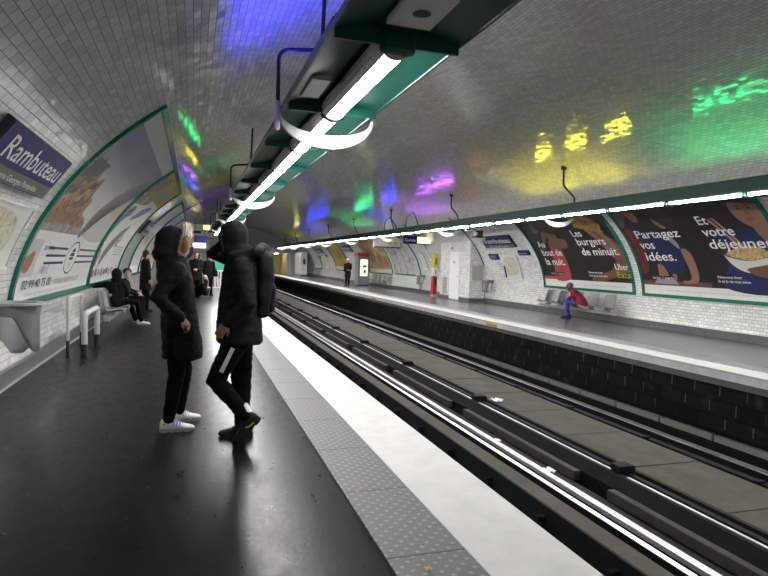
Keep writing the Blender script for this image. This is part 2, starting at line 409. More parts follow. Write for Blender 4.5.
arch_end('wall_end', Y_END, [mouth, corr], ENDW)
arch_end('wall_back', Y_BACK-.3, [], mat('grey_back_wall', (.35, .35, .35), .5))
bm = NB(); ext(bm, mouth[1:-1], Y_END+.2, Y_END+14, closed=False); obj('wall_tunnel', bm, mat('black_tunnel', (.03, .03, .03), .8), kind='structure')
boxo('wall_tunnel_end', (1.5, 8.3, Y_END+13.9, Y_END+14, -1.4, 3), mat('black_tunnel'), kind='structure')
YTILE = mat('cream_corridor_wall', (.60, .54, .30), .35, var=.06)
bm = NB(); box(bm, 8.05, 8.15, Y_END+.28, Y_END+6, 0, 2.45); box(bm, 9.9, 10.0, Y_END+.28, Y_END+6, 0, 2.45); box(bm, 8.05, 10.0, Y_END+6, Y_END+6.1, 0, 2.45); box(bm, 8.05, 10.0, Y_END+.28, Y_END+6, 2.35, 2.45)
obj('wall_corridor', bm, YTILE, kind='structure')
boxo('floor_corridor', (8.12, 9.93, Y_END, Y_END+6, -.1, 0), FAR_PLAT, kind='structure')

# ------------------------------------------------------------------ art on walls
def slab(bm, mp, u0, u1, v0, v1, o0, o1, nv=None, nu=1):
    nv = nv or max(1, int((v1-v0)/.12))
    g = [[[bm.verts.new(mp(u0+(u1-u0)*i/nu, v0+(v1-v0)*j/nv, o)) for o in (o0, o1)] for j in range(nv+1)] for i in range(nu+1)]
    for i in range(nu):
        for j in range(nv):
            for k, fl in ((0, 0), (1, 1)):
                q = (g[i][j][k], g[i+1][j][k], g[i+1][j+1][k], g[i][j+1][k]); bm.faces.new(q if fl else q[::-1])
    for j in range(nv):
        for i, fl in ((0, 0), (nu, 1)):
            q = (g[i][j][0], g[i][j][1], g[i][j+1][1], g[i][j+1][0]); bm.faces.new(q if not fl else q[::-1])
    for i in range(nu):
        for j, fl in ((0, 0), (nv, 1)):
            q = (g[i][j][0], g[i+1][j][0], g[i+1][j][1], g[i][j][1]); bm.faces.new(q if not fl else q[::-1])
    bmesh.ops.recalc_face_normals(bm, faces=bm.faces); return bm
def art(name, polys, mp, m, parent, off, step=.15):
    if name in ('picture_faces', 'picture_hair', 'picture_arms', 'picture_blue_top', 'picture_fingers', 'picture_town_blocks', 'picture_roofs') and len(polys) > 1:
        return [art({'picture_faces': 'picture_face', 'picture_arms': 'picture_arm'}.get(name, name), [p], mp, m, parent, off, step) for p in polys]
    """ink areas: polygons in print coordinates laid on the (curved) sheet"""
    bm = NB(); lo, hi = getattr(mp, 'lim', (-99, 99))
    for p in polys:
        b2 = NB(); f = b2.faces.new([b2.verts.new((min(max(u, lo), hi), v, 0)) for u, v in p])
        bmesh.ops.triangulate(b2, faces=[f], ngon_method='EAR_CLIP')
        vs = [v for _, v in p]; k = math.ceil(min(vs)/step)*step
        while k < max(vs):
            bmesh.ops.bisect_plane(b2, geom=list(b2.verts)+list(b2.edges)+list(b2.faces), plane_co=(0, k, 0), plane_no=(0, 1, 0)); k += step
        ix = {}
        for v in b2.verts: ix[v] = bm.verts.new(mp(v.co.x, v.co.y, off))
        for f in b2.faces: bm.faces.new([ix[v] for v in f.verts])
        b2.free()
    return obj(name, bm, m, parent)
def spline(pts, n=6):
    out = []; N = len(pts)
    for i in range(N):
        p0, p1, p2, p3 = (Vector((*pts[(i+k-1) % N], 0)) for k in range(4))
        for j in range(n):
            t = j/n; q = .5*((2*p1)+(p2-p0)*t+(2*p0-5*p1+4*p2-p3)*t*t+(3*p1-p0-3*p2+p3)*t**3); out.append((q.x, q.y))
    return out
def oval(c, rx, ry, n=28, rot=0): return [(c[0]+rx*cos(a)*cos(rot)-ry*sin(a)*sin(rot), c[1]+rx*cos(a)*sin(rot)+ry*sin(a)*cos(rot)) for a in (2*pi*i/n for i in range(n))]
def ring(c, rx, ry, w, n=36):
    o, i = oval(c, rx, ry, n), oval(c, rx-w, ry-w, n)
    return [[o[k], o[(k+1) % n], i[(k+1) % n], i[k]] for k in range(n)]
def rect(u0, u1, v0, v1): return [(u0, v0), (u1, v0), (u1, v1), (u0, v1)]
def text(name, s, mp, u, v, size, m, parent, off, bold=0, width=None, align='LEFT', sy=1):
    cu = bpy.data.curves.new('t', 'FONT'); cu.body = s; cu.size = size; cu.offset = bold*size; cu.resolution_u = 3; cu.align_x = align
    t = bpy.data.objects.new('t', cu); COL.objects.link(t); bpy.context.view_layer.update()
    me = bpy.data.meshes.new_from_object(t.evaluated_get(bpy.context.evaluated_depsgraph_get()))
    bpy.data.objects.remove(t); bpy.data.curves.remove(cu)
    xs = [q.co.x for q in me.vertices]; k = 1
    if width and xs: k = width/(max(xs)-min(xs)); 
    for q in me.vertices: q.co = mp(u+q.co.x*k, v+q.co.y*sy, off)
    me.name = name; me.materials.clear(); me.materials.append(m)
    o = bpy.data.objects.new(name, me); COL.objects.link(o); o.parent = parent; return o
def frame(mp, w, h, t, o1, m, parent, name='frame', inner=None):
    bm = NB(); slab(bm, mp, 0, w, 0, t, 0, o1); slab(bm, mp, 0, w, h-t, h, 0, o1); slab(bm, mp, 0, t, t, h-t, 0, o1); slab(bm, mp, w-t, w, t, h-t, 0, o1)
    for u in inner or []: slab(bm, mp, u-t/2, u+t/2, t, h-t, 0, o1)
    return obj(name, bm, m, parent)
def poster(name, label, side, ya, yb, s0, s1, sheet=PAPER, fr=GREENF, t=.085, cat='poster', group=None, th=.045):
    """ya = edge on the viewer's left"""
    w = abs(yb-ya); r = thing(name, label, cat, V(side, (ya+yb)/2, s0), 0, group)
    mp0 = wall_map(side, ya, s0); L = r.location.copy()
    mp = lambda u, v, off=0: mp0(u, v, off)-L
    frame(mp, w, s1-s0, t, th, fr, r)
    obj('sheet', slab(NB(), mp, t*.6, w-t*.6, t*.6, s1-s0-t*.6, .002, .014), sheet, r)
    # ink map whose u,v are world positions along the wall: u metres from the left edge, v = arc height above the platform
    m2 = lambda u, v, off=0: mp(u, v-s0, off)
    m2.lim = (t*.75, w-t*.75)
    return r, m2, w

# ------------------------------------------------------------------ lighting troughs
MOD = 1.72
def trough(name, label, cx, z, y_first, n0, n1, mirror, panels, hoops, colours, hatch=None):
    r = thing(name, label, 'light', (cx, y_first, z))
    m = -1 if mirror else 1
    ya, yb = MOD*n0, MOD*n1
    hl, ll = (.17, -.05) if mirror else (.035, -.008)
    prof = [(-.40, hl), (-.40, ll), (-.385, ll), (-.38, .0), (-.13, .05), (-.13, .09), (.13, .09), (.13, .05), (.38, .0), (.385, ll), (.40, ll), (.40, hl), (.385, hl), (.38, .02), (.15, .12), (-.15, .12), (-.38, .02), (-.385, hl)]
    bm = NB(); ext(bm, [(m*x, zz) for x, zz in prof], ya, yb); bmesh.ops.recalc_face_normals(bm, faces=bm.faces)
    obj('tray', bm, GREEN, r)
    bm = NB(); ext(bm, [(m*x, zz) for x, zz in ((-.30, .03), (-.26, .03), (-.26, .10), (-.30, .10))], ya, yb); obj('conduit', bm, GREEN, r)
    for k in range(n0, n1):
        y = MOD*k
        rb = NB()
        box(rb, -.384, .384, y-.012, y+.012, -.055, .08); box(rb, -.11, .11, y-.03, y+.03, -.10, .05, bev=.03)
        obj('cross_rib', rb, GREEN, r)
        if k in panels: 
            if panels[k]:
                bm = NB(); box(bm, -.13, .13, y+MOD*.66, y+MOD*.90, -.005, .06, bev=.006); p = obj('speaker_panel', bm, LIGHT_GREY, r)
                bm = NB(); bmesh.ops.create_circle(bm, cap_ends=True, segments=20, radius=.05, matrix=Matrix.Translation((0, y+MOD*.78, -.0065))); obj('speaker_grille', bm, DARK, p)
                bm = NB(); box(bm, -.13, .13, y, y+MOD, .03, .06); obj('cover_plate', bm, GREEN, r)
            continue
        bm = NB(); nseg = 20; R = .050 if mirror else .092; ys = [y+.06, y+.075, y+MOD-.075, y+MOD-.06]; rs = [R*.8, R, R, R*.8]
        rows = [[bm.verts.new((rr*cos(2*pi*i/nseg), yy, -.015+rr*sin(2*pi*i/nseg))) for i in range(nseg)] for yy, rr in zip(ys, rs)]
        for a, b in zip(rows, rows[1:]):
            for i in range(nseg): bm.faces.new((a[i], a[(i+1) % nseg], b[(i+1) % nseg], b[i]))
        bm.faces.new(rows[0][::-1]); bm.faces.new(rows[-1]); bmesh.ops.recalc_face_normals(bm, faces=bm.faces)
        obj('tube_diffuser', bm, GLOW2 if mirror else GLOW, r, smooth=True)
        bm = NB(); ext(bm, [(m*(R*cos(a)*k2), -.02+R*sin(a)*k2) for k2, aa in ((1.06, range(0, 11)), (1.2, range(10, -1, -1))) for a in [pi*(-.03+1.29*i/10) for i in aa]], y+.05, y+MOD-.05)
        bmesh.ops.recalc_face_normals(bm, faces=bm.faces); obj('lamp_housing', bm, LIGHT_GREY, r)
        for yy in (y+.045, y+MOD-.045):
            bm = NB(); tube(bm, [(0, yy-.014, -.018), (0, yy+.014, -.018)], R*1.08, 20, cap=False); obj('tube_socket', bm, LIGHT_GREY, r)
    for k in hoops:
        y = MOD*k
        bm = NB(); n = 20; pr = []
        for rx, rz in ((.43, .285), (.415, .165)):
            row = [(rx*cos(a), -.03-rz*sin(a)) for a in (pi*i/n for i in range(n+1))]; pr += row if not pr else row[::-1]
        ext(bm, pr, y+.22, y+.27); bmesh.ops.recalc_face_normals(bm, faces=bm.faces)
        h = obj('support_hoop', bm, mat('hoop_enamel', (.40, .40, .39), .4), r)
        bm = NB(); yy = y+.26; zt = V(-1 if cx < XC else 1, y_first+yy, s_of_z(4.0), 0).z
        x = -m*.43 if not mirror else .43*0
        if not mirror:
            top = 4.06-z
            tube(bm, arcpts([(-.44, yy, -.14), (-.44, yy, .52), (-.06, yy, .56), (-.04, yy, top+.03)], .1), .018, 10)
            obj('hanger_pipe', bm, DARK, r, smooth=True)
            bm = NB(); tube(bm, [(-.44, yy, -.16), (-.44, yy, .06)], .024, 10); obj('hanger_sleeve', bm, WHITE_METAL, r, smooth=True)
        else:
            tube(bm, arcpts([(.30, yy-.25, .02), (.30, yy-.25, .42), (.13, yy, .74), (.13, yy, 4.09-z)], .08), .024, 10)
            obj('hanger_pipe', bm, DARK, r, smooth=True)
            bm = NB(); tube(bm, [(.13, yy, 4.0-z), (.13, yy, 4.12-z)], .07, 12, cap=False); obj('ceiling_rose', bm, DARK, r, smooth=True)
            bm = NB(); tube(bm, [(.42, yy, -.12), (.42, yy, .04)], .024, 10); obj('hanger_sleeve', bm, WHITE_METAL, r, smooth=True)
    for (y0, y1, x, c, st) in colours:
        cm = mat('colour_lamp_%s_%g' % (c[0], st), c[1], .4, emit=c[1], estr=st*COLOUR_STRENGTH)
        bm = NB(); tube(bm, [(x, y0-y_first, .165), (x, y1-y_first, .165)], .024, 12); obj('colour_lamp', bm, cm, r, smooth=True)
        if not mirror and y0 > 5: continue
        bm = NB(); hs = .225 if mirror else .245  # added baffle walls, confining each coloured glow to a patch of vault
        for xx in (x-.062, x+.058): box(bm, xx, xx+.004, y0-y_first-.06, y1-y_first+.06, .12, hs)
        for yy in (y0-.064, y1+.06): box(bm, x-.062, x+.062, yy-y_first, yy-y_first+.004, .12, hs)
        box(bm, x-.062, x+.062, y0-y_first-.06, y1-y_first+.06, .115, .122); obj('added_lamp_baffle', bm, DARK, r)
    if hatch:
        bm = NB(); box(bm, -.33, -.19, hatch-y_first, hatch-y_first+.5, -.012, .07, bev=.004); obj('access_hatch', bm, LIGHT_GREY, r)
    return r
cB, cG, cY, cP, cO = ('blue', (.03, .04, 1.0)), ('green', (.02, .9, .25)), ('yellow', (1.0, .88, .06)), ('purple', (.45, .1, .9)), ('orange', (1, .3, .04))
trough('lighting_trough', 'green lighting trough with white hoops overhead, above the two standing people', 1.13, 2.83, 3.40, -6, 17,
       False, {-1: 1, -2: 0}, [1, 5, 9, 13],
       [(3.9, 6.6, -.24, cB, 3.0), (15.0, 16.6, -.18, cG, .3), (19.0, 20.2, -.2, cY, .4), (23, 24.5, -.2, cP, .4), (26, 28, -.2, cB, .4)], hatch=4.35)
trough('lighting_trough', 'long thin green lighting trough over the far platform, above the posters', 8.72, 2.87, 7.70, -7, 33,
       True, {}, [-1, 3, 7, 11, 15, 19, 23, 27, 31],
       [(7.0, 9.8, .31, cG, .75), (11.7, 12.6, .31, cY, 1.3), (13.3, 14.2, .31, cY, 1.3), (14.9, 15.7, .31, cY, 1.3), (18.3, 19.4, .05, cO, .15), (21.5, 25.5, .3, cP, 1.0), (28, 30.5, .2, cB, 1.0), (32, 36, .2, cG, .9), (42, 50, -.1, cB, 1.0), (54, 57, -.1, cY, .8)])

# ------------------------------------------------------------------ track
def run(name, label, cat, x0, x1, z0, z1, m, y0=Y_BACK, y1=Y_END-.05, bev=0, prof=None, group=None):
    bm = NB(); ext(bm, prof or [(x0, z0), (x1, z0), (x1, z1), (x0, z1)], y0, y1); bmesh.ops.recalc_face_normals(bm, faces=bm.faces)
    return tag(obj(name, bm, m), label, cat, group)
ZB = -1.30
rail_prof = lambda x: [(x-.06, ZB), (x+.06, ZB), (x+.06, ZB+.03), (x+.012, ZB+.05), (x+.012, -1.05), (x+.035, -1.03), (x+.035, -1.0), (x-.035, -1.0), (x-.035, -1.03), (x-.012, -1.05), (x-.012, ZB+.05), (x-.06, ZB+.03)]
def rail(label, x, top_w=.035):
    r = thing('rail', label, 'rail', (x, 0, ZB))
    bm = NB(); ext(bm, [(a-x, b-ZB) for a, b in rail_prof(x)], Y_BACK, Y_END+10); bmesh.ops.recalc_face_normals(bm, faces=bm.faces); obj('rail_profile', bm, RAILDARK, r)
    bm = NB(); box(bm, -top_w, top_w, Y_BACK, Y_END+10, -1.0-ZB, -.996-ZB); obj('running_surface', bm, STEEL, r)
    return r
run('concrete_walkway', 'brown dusty concrete strip nearest the white platform edge', 'walkway', 3.585, 3.84, ZB, -1.0, BROWN)
run('edge_angle', 'thin black steel edge along the near brown concrete strip', 'track edging', 3.55, 3.58, ZB, -.97, RAILDARK)
# clamps holding the edging
def clamps(name, label, xs, ys, zz, group, w=.05):
    for y in ys:
        bm = NB(); box(bm, xs-w, xs+w, y-.035, y+.035, ZB, zz, bev=.008); box(bm, xs-w*1.5, xs+w*.4, y-.06, y+.06, ZB, ZB+.05)
        tag(obj(name, bm, RAILDARK), label, 'bracket', group)
clamps('edging_bracket', 'small black steel bracket holding the edging beside the near platform', 3.50, [4.2+1.15*i for i in range(22)], -1.07, 'edging brackets by the near platform')
rail('bright steel running rail, the nearer of the shiny pair', 3.99)
r = thing('running_bar', 'broad bright white steel bar beside the shiny running rail', 'rail', (4.175, 0, ZB))
bm = NB(); box(bm, -.045, .045, Y_BACK, Y_END+10, -1.04-ZB, -.992-ZB, bev=0); obj('bar_top', bm, STEELW, r)
bm = NB(); box(bm, -.02, .02, Y_BACK, Y_END+10, 0, -1.04-ZB); obj('bar_web', bm, RAILDARK, r)
run('track_plank', 'flat dark plank between the bright bar and the cover beam', 'track', 4.26, 4.50, ZB, -1.09, RAILDARK)
for i in range(15):
    y = 2.3+i*3.85-3.85
    bm = NB(); box(bm, 4.56, 4.66, y+.12, y+3.35, -1.12, -1.0, bev=.01)
    tag(obj('cover_bar', bm, BAR), 'grey bar lying end to end along the foot of the dark cover beam', 'track', 'grey bars along the cover beam')
run('cover_beam', 'long dark timber cover beam between the two tracks', 'track', 4.66, 4.84, -1.25, -.88, BEAM, prof=[(4.68, -1.25), (4.86, -1.25), (4.90, -.93), (4.80, -.90), (4.66, -1.0)])
r = thing('conductor_rail', 'slim dark conductor rail with a shiny top line in mid track', 'rail', (4.93, 0, ZB))
bm = NB(); box(bm, -.03, .03, Y_BACK, Y_END+10, .2, -.93-ZB); obj('rail_body', bm, RAILDARK, r)
y = 5.9-3.85*4
while y < Y_END+5:
    bm = NB(); box(bm, -.016, .016, y+.15, y+3.7, -.93-ZB, -.922-ZB); obj('contact_strip', bm, STEELW, r); y += 3.85
run('guide_bar', 'dark guide bar running just behind the conductor rail', 'rail', 5.01, 5.09, -1.2, -.93, RAILDARK)
for i in range(17):
    y = 5.96+3.85*(i-1)
    bm = NB(); box(bm, 4.91, 5.13, y-.09, y+.09, -.92, -.84, bev=.012); box(bm, 5.095, 5.16, y-.07, y+.07, ZB, -.86, bev=.01)
    tag(obj('insulator_bracket', bm, RAILDARK), 'black bracket clamped over the conductor rail in mid track', 'bracket', 'brackets on the conductor rail')
bm = NB(); y = -6.9
while y < Y_END+5:
    box(bm, 5.36, 6.48, y+.012, y+1.45, ZB, -1.0+random.uniform(-.004, .004), bev=.006); y += 1.46
tag(obj('slab_walkway', bm, BROWN), 'wide brown concrete slab walkway between the two tracks', 'walkway')
run('edge_angle', 'black steel edge along the middle brown walkway', 'track edging', 5.28, 5.34, ZB, -.975, RAILDARK)
run('guard_beam', 'black steel beam between the brown walkway and the far rail', 'track', 6.52, 6.84, ZB, -1.02, RAILDARK, prof=[(6.55, ZB), (6.84, ZB), (6.84, -1.08), (6.66, -1.0), (6.55, -1.0)])
clamps('rail_clamp', 'black clamp bolted beside the far shiny rail', 6.56, [3.5+1.9*i for i in range(20)], -.97, 'clamps beside the far rail', w=.06)
rail('thin shiny rail of the far track under the opposite platform', 6.92, .022)
run('track_plank', 'dull grey steel runner just behind the far shiny rail', 'track', 7.02, 7.15, ZB, -1.03, mat('dull_grey_steel', (.07, .07, .066), .45, metal=.4))
y = 7.3-1.14*11; k = 0
while y < Y_END+2 and k < 62:
    bm = NB(); box(bm, 7.84, 7.93, y+.02, y+1.12, -1.13, -1.03, bev=.008)
    tag(obj('cable_cover', bm, mat('dusty_beige_cover', (.16, .155, .14), .7)), 'beige cover block at the foot of the black block wall', 'cable cover', 'cover blocks along the foot of the block wall'); y += 1.14; k += 1
run('cable_ledge', 'black ledge carrying the beige cover blocks', 'ledge', 7.80, 7.99, ZB, -1.135, RAILDARK)
PLATE = mat('ochre_plate', (.42, .25, .05), .5)
for y, l in ((14.79, 'ochre marker plate on the far platform edge, nearest of three'), (26.09, 'ochre marker plate on the far platform edge, below the grey vending machine side'), (37.6, 'small ochre marker plate on the far platform edge, farthest away')):
    bm = NB(); box(bm, 7.868, 7.888, y-.30, y+.30, -.14, -.045, bev=.004); tag(obj('marker_plate', bm, PLATE), l, 'marker plate')
def scrap(label, x, y, z, s, m=PAPER):
    bm = NB(); rnd = random.Random(int(x*100+y*10)); n = 5
    g = [[bm.verts.new((x+s*(i/n-.5), y+s*1.3*(j/n-.5), z+.004+rnd.random()*s*.35)) for j in range(n+1)] for i in range(n+1)]
    for i in range(n):
        for j in range(n): bm.faces.new((g[i][j], g[i+1][j], g[i+1][j+1], g[i][j+1]))
    f = bmesh.ops.extrude_face_region(bm, geom=list(bm.faces)); bmesh.ops.translate(bm, verts=[v for v in f['geom'] if isinstance(v, bmesh.types.BMVert)], vec=(0, 0, .004))
    tag(obj('paper_scrap', bm, m), label, 'litter')
scrap('crumpled white paper on the dark plank beside the bright bar', 4.40, 6.55, -1.09, .11)
scrap('small white paper scrap on the dark plank farther along the track', 4.38, 7.9, -1.09, .07)
scrap('white paper on the brown middle walkway', 5.44, 9.9, -1.0, .17)
scrap('pale scrap in the gap beside the near platform', 3.46, 6.3, -1.30, .08)
scrap('pale scrap in the gap farther along the near platform', 3.46, 9.4, -1.30, .12)
scrap('yellow leaf on the studded slab by the photographer', 1.12, 2.66, .010, .025, PLATE)

# ------------------------------------------------------------------ posters, right wall
SK1, SK2, SK3 = ink('brown_skin', (.17, .078, .05)), ink('tan_skin', (.27, .145, .10)), ink('pale_skin', (.45, .27, .2))
RED, BLU, HAIR, TAN = ink('rose_red', (.42, .05, .07)), ink('royal_blue', (.012, .015, .085)), ink('dark_hair', (.035, .02, .015)), ink('bun_tan', (.36, .17, .06))
def bottom_strip(r, mp, w):
    return art('picture_ground', [rect(.055, w-.055, 1.18, 3.90)], mp, BLACKP, r, .016)
rA, mA, wA = poster('advertising_poster', 'black food delivery poster about midnight burgers, behind the person in red', 1, 18.42, 13.85, .85, 3.96)
bottom_strip(rA, mA, wA)
art('picture_woman_dress', [spline([(.78, 1.19), (1.58, 1.19), (1.62, 1.6), (1.5, 2.05), (1.62, 2.42), (1.35, 2.30), (1.08, 2.44), (1.0, 1.9)])], mA, RED, rA, .018)
art('picture_woman_skin', [spline([(1.05, 2.42), (1.35, 2.25), (1.66, 2.42), (1.98, 2.30), (2.1, 2.6), (1.75, 2.68), (1.55, 2.62), (1.2, 2.62)]), spline([(1.28, 2.62), (1.62, 2.58), (1.78, 2.85), (1.7, 3.12), (1.42, 3.16), (1.2, 2.95)]), spline([(.55, 2.2), (.75, 2.35), (1.15, 2.75), (1.3, 3.0), (1.12, 3.02), (.8, 2.6)])], mA, SK1, rA, .020)
art('picture_woman_hair', [spline([(.95, 3.05), (1.4, 3.14), (1.7, 3.1), (1.82, 2.8), (2.0, 3.1), (1.7, 3.45), (1.2, 3.5), (.85, 3.3)])], mA, HAIR, rA, .022)
art('picture_eye', [oval((1.42, 2.98), .05, .014, 10), oval((1.60, 2.95), .045, .013, 10)], mA, HAIR, rA, .0225)
art('picture_mouth', [oval((1.44, 2.74), .07, .022, 12)], mA, ink('lip_red', (.28, .05, .05)), rA, .0225)
art('picture_wall_light', [spline([(.62, 2.95), (.95, 3.0), (1.1, 3.3), (.8, 3.35)])], mA, ink('dim_grey', (.12, .12, .11)), rA, .018)
art('picture_burger', [oval((3.55, 3.22), .62, .30, rot=-.35)], mA, mottled('burger_print', [(.3, (.16, .06, .02)), (.55, (.4, .18, .06)), (.75, (.5, .3, .12))], 7), rA, .018)
art('picture_burger_filling', [spline([(3.02, 3.05), (3.5, 2.98), (4.02, 2.78), (4.06, 2.9), (3.5, 3.12), (3.05, 3.2)])], mA, mottled('filling_print', [(.35, (.3, .05, .02)), (.5, (.45, .3, .04)), (.65, (.1, .12, .02))], 12), rA, .020)
art('picture_hand', [spline([(3.6, 2.9), (3.9, 2.86), (4.3, 2.55), (4.48, 2.2), (4.5, 1.6), (4.25, 1.45), (3.3, 1.2), (2.75, 1.2), (2.9, 1.35), (3.7, 1.55), (4.02, 1.85), (4.0, 2.2), (3.75, 2.55)])], mA, SK1, rA, .019)
art('picture_fingers', [spline([(3.35, 2.95), (3.55, 2.93), (4.0, 2.35), (4.05, 1.95), (3.9, 2.05), (3.72, 2.4)]), spline([(3.7, 2.98), (3.92, 2.93), (4.25, 2.45), (4.3, 2.1), (4.12, 2.2), (3.95, 2.6)])], mA, SK2, rA, .021)
art('picture_red_bar', [[(2.52, 2.50), (2.60, 2.48), (2.78, 2.28), (2.72, 2.26)], rect(.06, .95, 1.2, 1.28)], mA, RED, rA, .018)
LB = .012
for s, u, v, w in (('Au', .42, 2.36, None), ('bout de', .42, 2.03, 1.12), ('la nuit.', .42, 1.69, 1.08), ('Les', 2.62, 2.72, None), ('burgers', 2.62, 2.40, 1.32), ('de minuit.', 2.62, 2.04, 1.68)):
    text('lettering', s, mA, u, v, .36, INKW, rA, .028, LB, w)
text('lettering', 'Uber', mA, 3.90, 1.57, .27, INKW, rA, .028, LB, .55); text('lettering', 'Eats', mA, 3.90, 1.33, .27, ink('lime', (.38, .42, .03)), rA, .028, LB, .55)
def small_lines(r, mp, u):
    text('small_lettering', 'Faites-vous livrer', mp, u, 1.43, .095, INKW, r, .026, .008); text('small_lettering', 'là où la vie vous mène.', mp, u, 1.33, .095, INKW, r, .026, .008)
def badges(r, mp, u):
    for k, s in enumerate(('App Store', 'Google Play')):
        art('store_badge', [rect(u+k*.42, u+k*.42+.38, 1.32, 1.44)], mp, INKK, r, .022); text('small_lettering', s, mp, u+k*.42+.05, 1.36, .065, INKW, r, .026, .008)
def foot_line(r, mp, u, w):
    text('fine_print', 'Pour votre santé, mangez au moins cinq fruits et légumes par jour', mp, u, 1.03, .055, ink('grey', (.35, .35, .35)), r, .020, 0, w)
small_lines(rA, mA, 2.62); badges(rA, mA, .52); foot_line(rA, mA, 2.3, 1.9)

rB, mB, wB = poster('advertising_poster', 'black food delivery poster with a noodle bowl, at the right edge of the photo', 1, 13.56, 9.12, .85, 3.96)
bottom_strip(rB, mB, wB)
art('picture_background', [spline([(.06, 2.9), (.4, 3.2), (1.0, 3.85), (.06, 3.85)])], mB, ink('warm_grey', (.10, .09, .08)), rB, .017)
art('picture_blue_top', [spline([(.45, 2.95), (.8, 2.75), (1.25, 2.7), (1.75, 2.45), (2.02, 2.0), (1.75, 1.85), (1.55, 1.55), (1.15, 1.5), (.8, 1.75), (.55, 2.1)]), spline([(2.75, 1.2), (3.05, 1.9), (2.85, 2.35), (2.95, 2.75), (3.5, 2.7), (4.35, 2.5), (4.35, 1.2)])], mB, BLU, rB, .018)
art('picture_maroon_shirt', [spline([(.06, 1.6), (.35, 1.55), (.5, 2.2), (.45, 2.75), (.2, 2.85), (.06, 2.6)])], mB, ink('maroon', (.12, .015, .015)), rB, .019)
art('picture_faces', [oval((.72, 3.30), .17, .24, rot=.3), oval((1.5, 3.06), .18, .26, rot=.25), oval((4.02, 3.15), .36, .46, rot=.2)], mB, SK2, rB, .021)
art('picture_arms', [spline([(1.7, 2.15), (1.95, 2.1), (2.02, 1.6), (1.95, 1.3), (1.55, 1.25), (1.5, 1.32), (1.78, 1.42)]), spline([(.75, 1.75), (.95, 1.7), (1.05, 1.35), (.75, 1.3)]), spline([(1.2, 1.5), (1.32, 1.45), (1.25, 1.25), (1.12, 1.28)])], mB, SK2, rB, .021)
art('picture_hair', [spline([(1.2, 3.3), (1.35, 3.35), (1.5, 3.28), (1.68, 3.15), (1.72, 2.75), (1.95, 2.9), (1.9, 3.3), (1.55, 3.55), (1.25, 3.5)]), spline([(3.65, 3.45), (3.8, 3.6), (4.2, 3.62), (4.36, 3.3), (4.36, 3.85), (3.7, 3.85)]), spline([(.5, 3.45), (.7, 3.55), (.9, 3.4), (.95, 3.6), (.7, 3.72), (.5, 3.65)])], mB, HAIR, rB, .023)
art('picture_hair_strand', [spline([(1.42, 2.6), (1.56, 2.62), (1.7, 2.35), (1.68, 2.2), (1.5, 2.4)])], mB, ink('ash', (.3, .3, .3)), rB, .023)
art('picture_table', [rect(.06, 2.35, 1.185, 1.30)], mB, ink('table_brown', (.13, .06, .035)), rB, .019)
art('picture_laptop', [[(.5, 1.22), (1.35, 1.22), (1.2, 1.36), (.62, 1.36)]], mB, ink('laptop_grey', (.3, .3, .32)), rB, .022)
for c_, k_ in (((.72, 3.30), .5), ((1.5, 3.06), .55), ((4.02, 3.15), 1.0)):
    for dx in (-.14, .10): art('picture_eye', [oval((c_[0]+dx*k_, c_[1]+.07*k_), .055*k_, .020*k_, 12), oval((c_[0]+dx*k_, c_[1]+.15*k_), .08*k_, .014*k_, 10)], mB, HAIR, rB, .0225)
    art('picture_mouth', [oval((c_[0]-.02*k_, c_[1]-.22*k_), .10*k_, .032*k_, 14)], mB, ink('lip_red', (.28, .05, .05)), rB, .0225)
    art('picture_nose', [[(c_[0]-.03*k_, c_[1]+.03*k_), (c_[0]+.05*k_, c_[1]-.10*k_), (c_[0]-.06*k_, c_[1]-.11*k_)]], mB, SK1, rB, .0222)
art('picture_neck', [spline([(3.95, 2.8), (4.3, 2.95), (4.38, 2.6), (4.1, 2.35)])], mB, SK2, rB, .0205)
art('picture_noodles', [spline([(2.98, 2.02), (3.2, 2.15), (3.5, 2.24), (3.85, 2.2), (4.08, 2.02), (3.55, 1.88)])], mB, mottled('noodle_print', [(.3, (.12, .16, .03)), (.45, (.5, .3, .08)), (.58, (.6, .5, .3)), (.75, (.4, .09, .03))], 16), rB, .024)
art('picture_bowl', [spline([(2.9, 2.05), (3.0, 1.97), (3.5, 1.87), (4.05, 1.97), (4.15, 2.05), (4.0, 1.75), (3.75, 1.6), (3.35, 1.6), (3.05, 1.78)])], mB, ink('bowl_white', (.6, .6, .58)), rB, .025)
art('picture_hand', [spline([(3.4, 1.66), (3.75, 1.75), (4.2, 1.8), (4.36, 1.6), (4.3, 1.45), (3.7, 1.5)])], mB, SK1, rB, .026)
art('picture_chopsticks', [[(2.93, 2.98), (2.99, 2.99), (3.52, 2.1), (3.46, 2.08)], [(3.05, 3.02), (3.1, 3.03), (3.6, 2.1), (3.55, 2.08)]], mB, SK3, rB, .0255)
for s, u, v, w in (('Partagez', .42, 2.55, 1.48), ('vos', .42, 2.22, None), ('idées.', .42, 1.87, 1.03), ('Et', 2.62, 2.86, None), ('votre', 2.62, 2.53, .84), ('déjeuner.', 2.62, 2.19, 1.68)):
    text('lettering', s, mB, u, v, .36, INKW, rB, .030, LB, w)
small_lines(rB, mB, 2.56); badges(rB, mB, .42); foot_line(rB, mB, .9, 3.0)

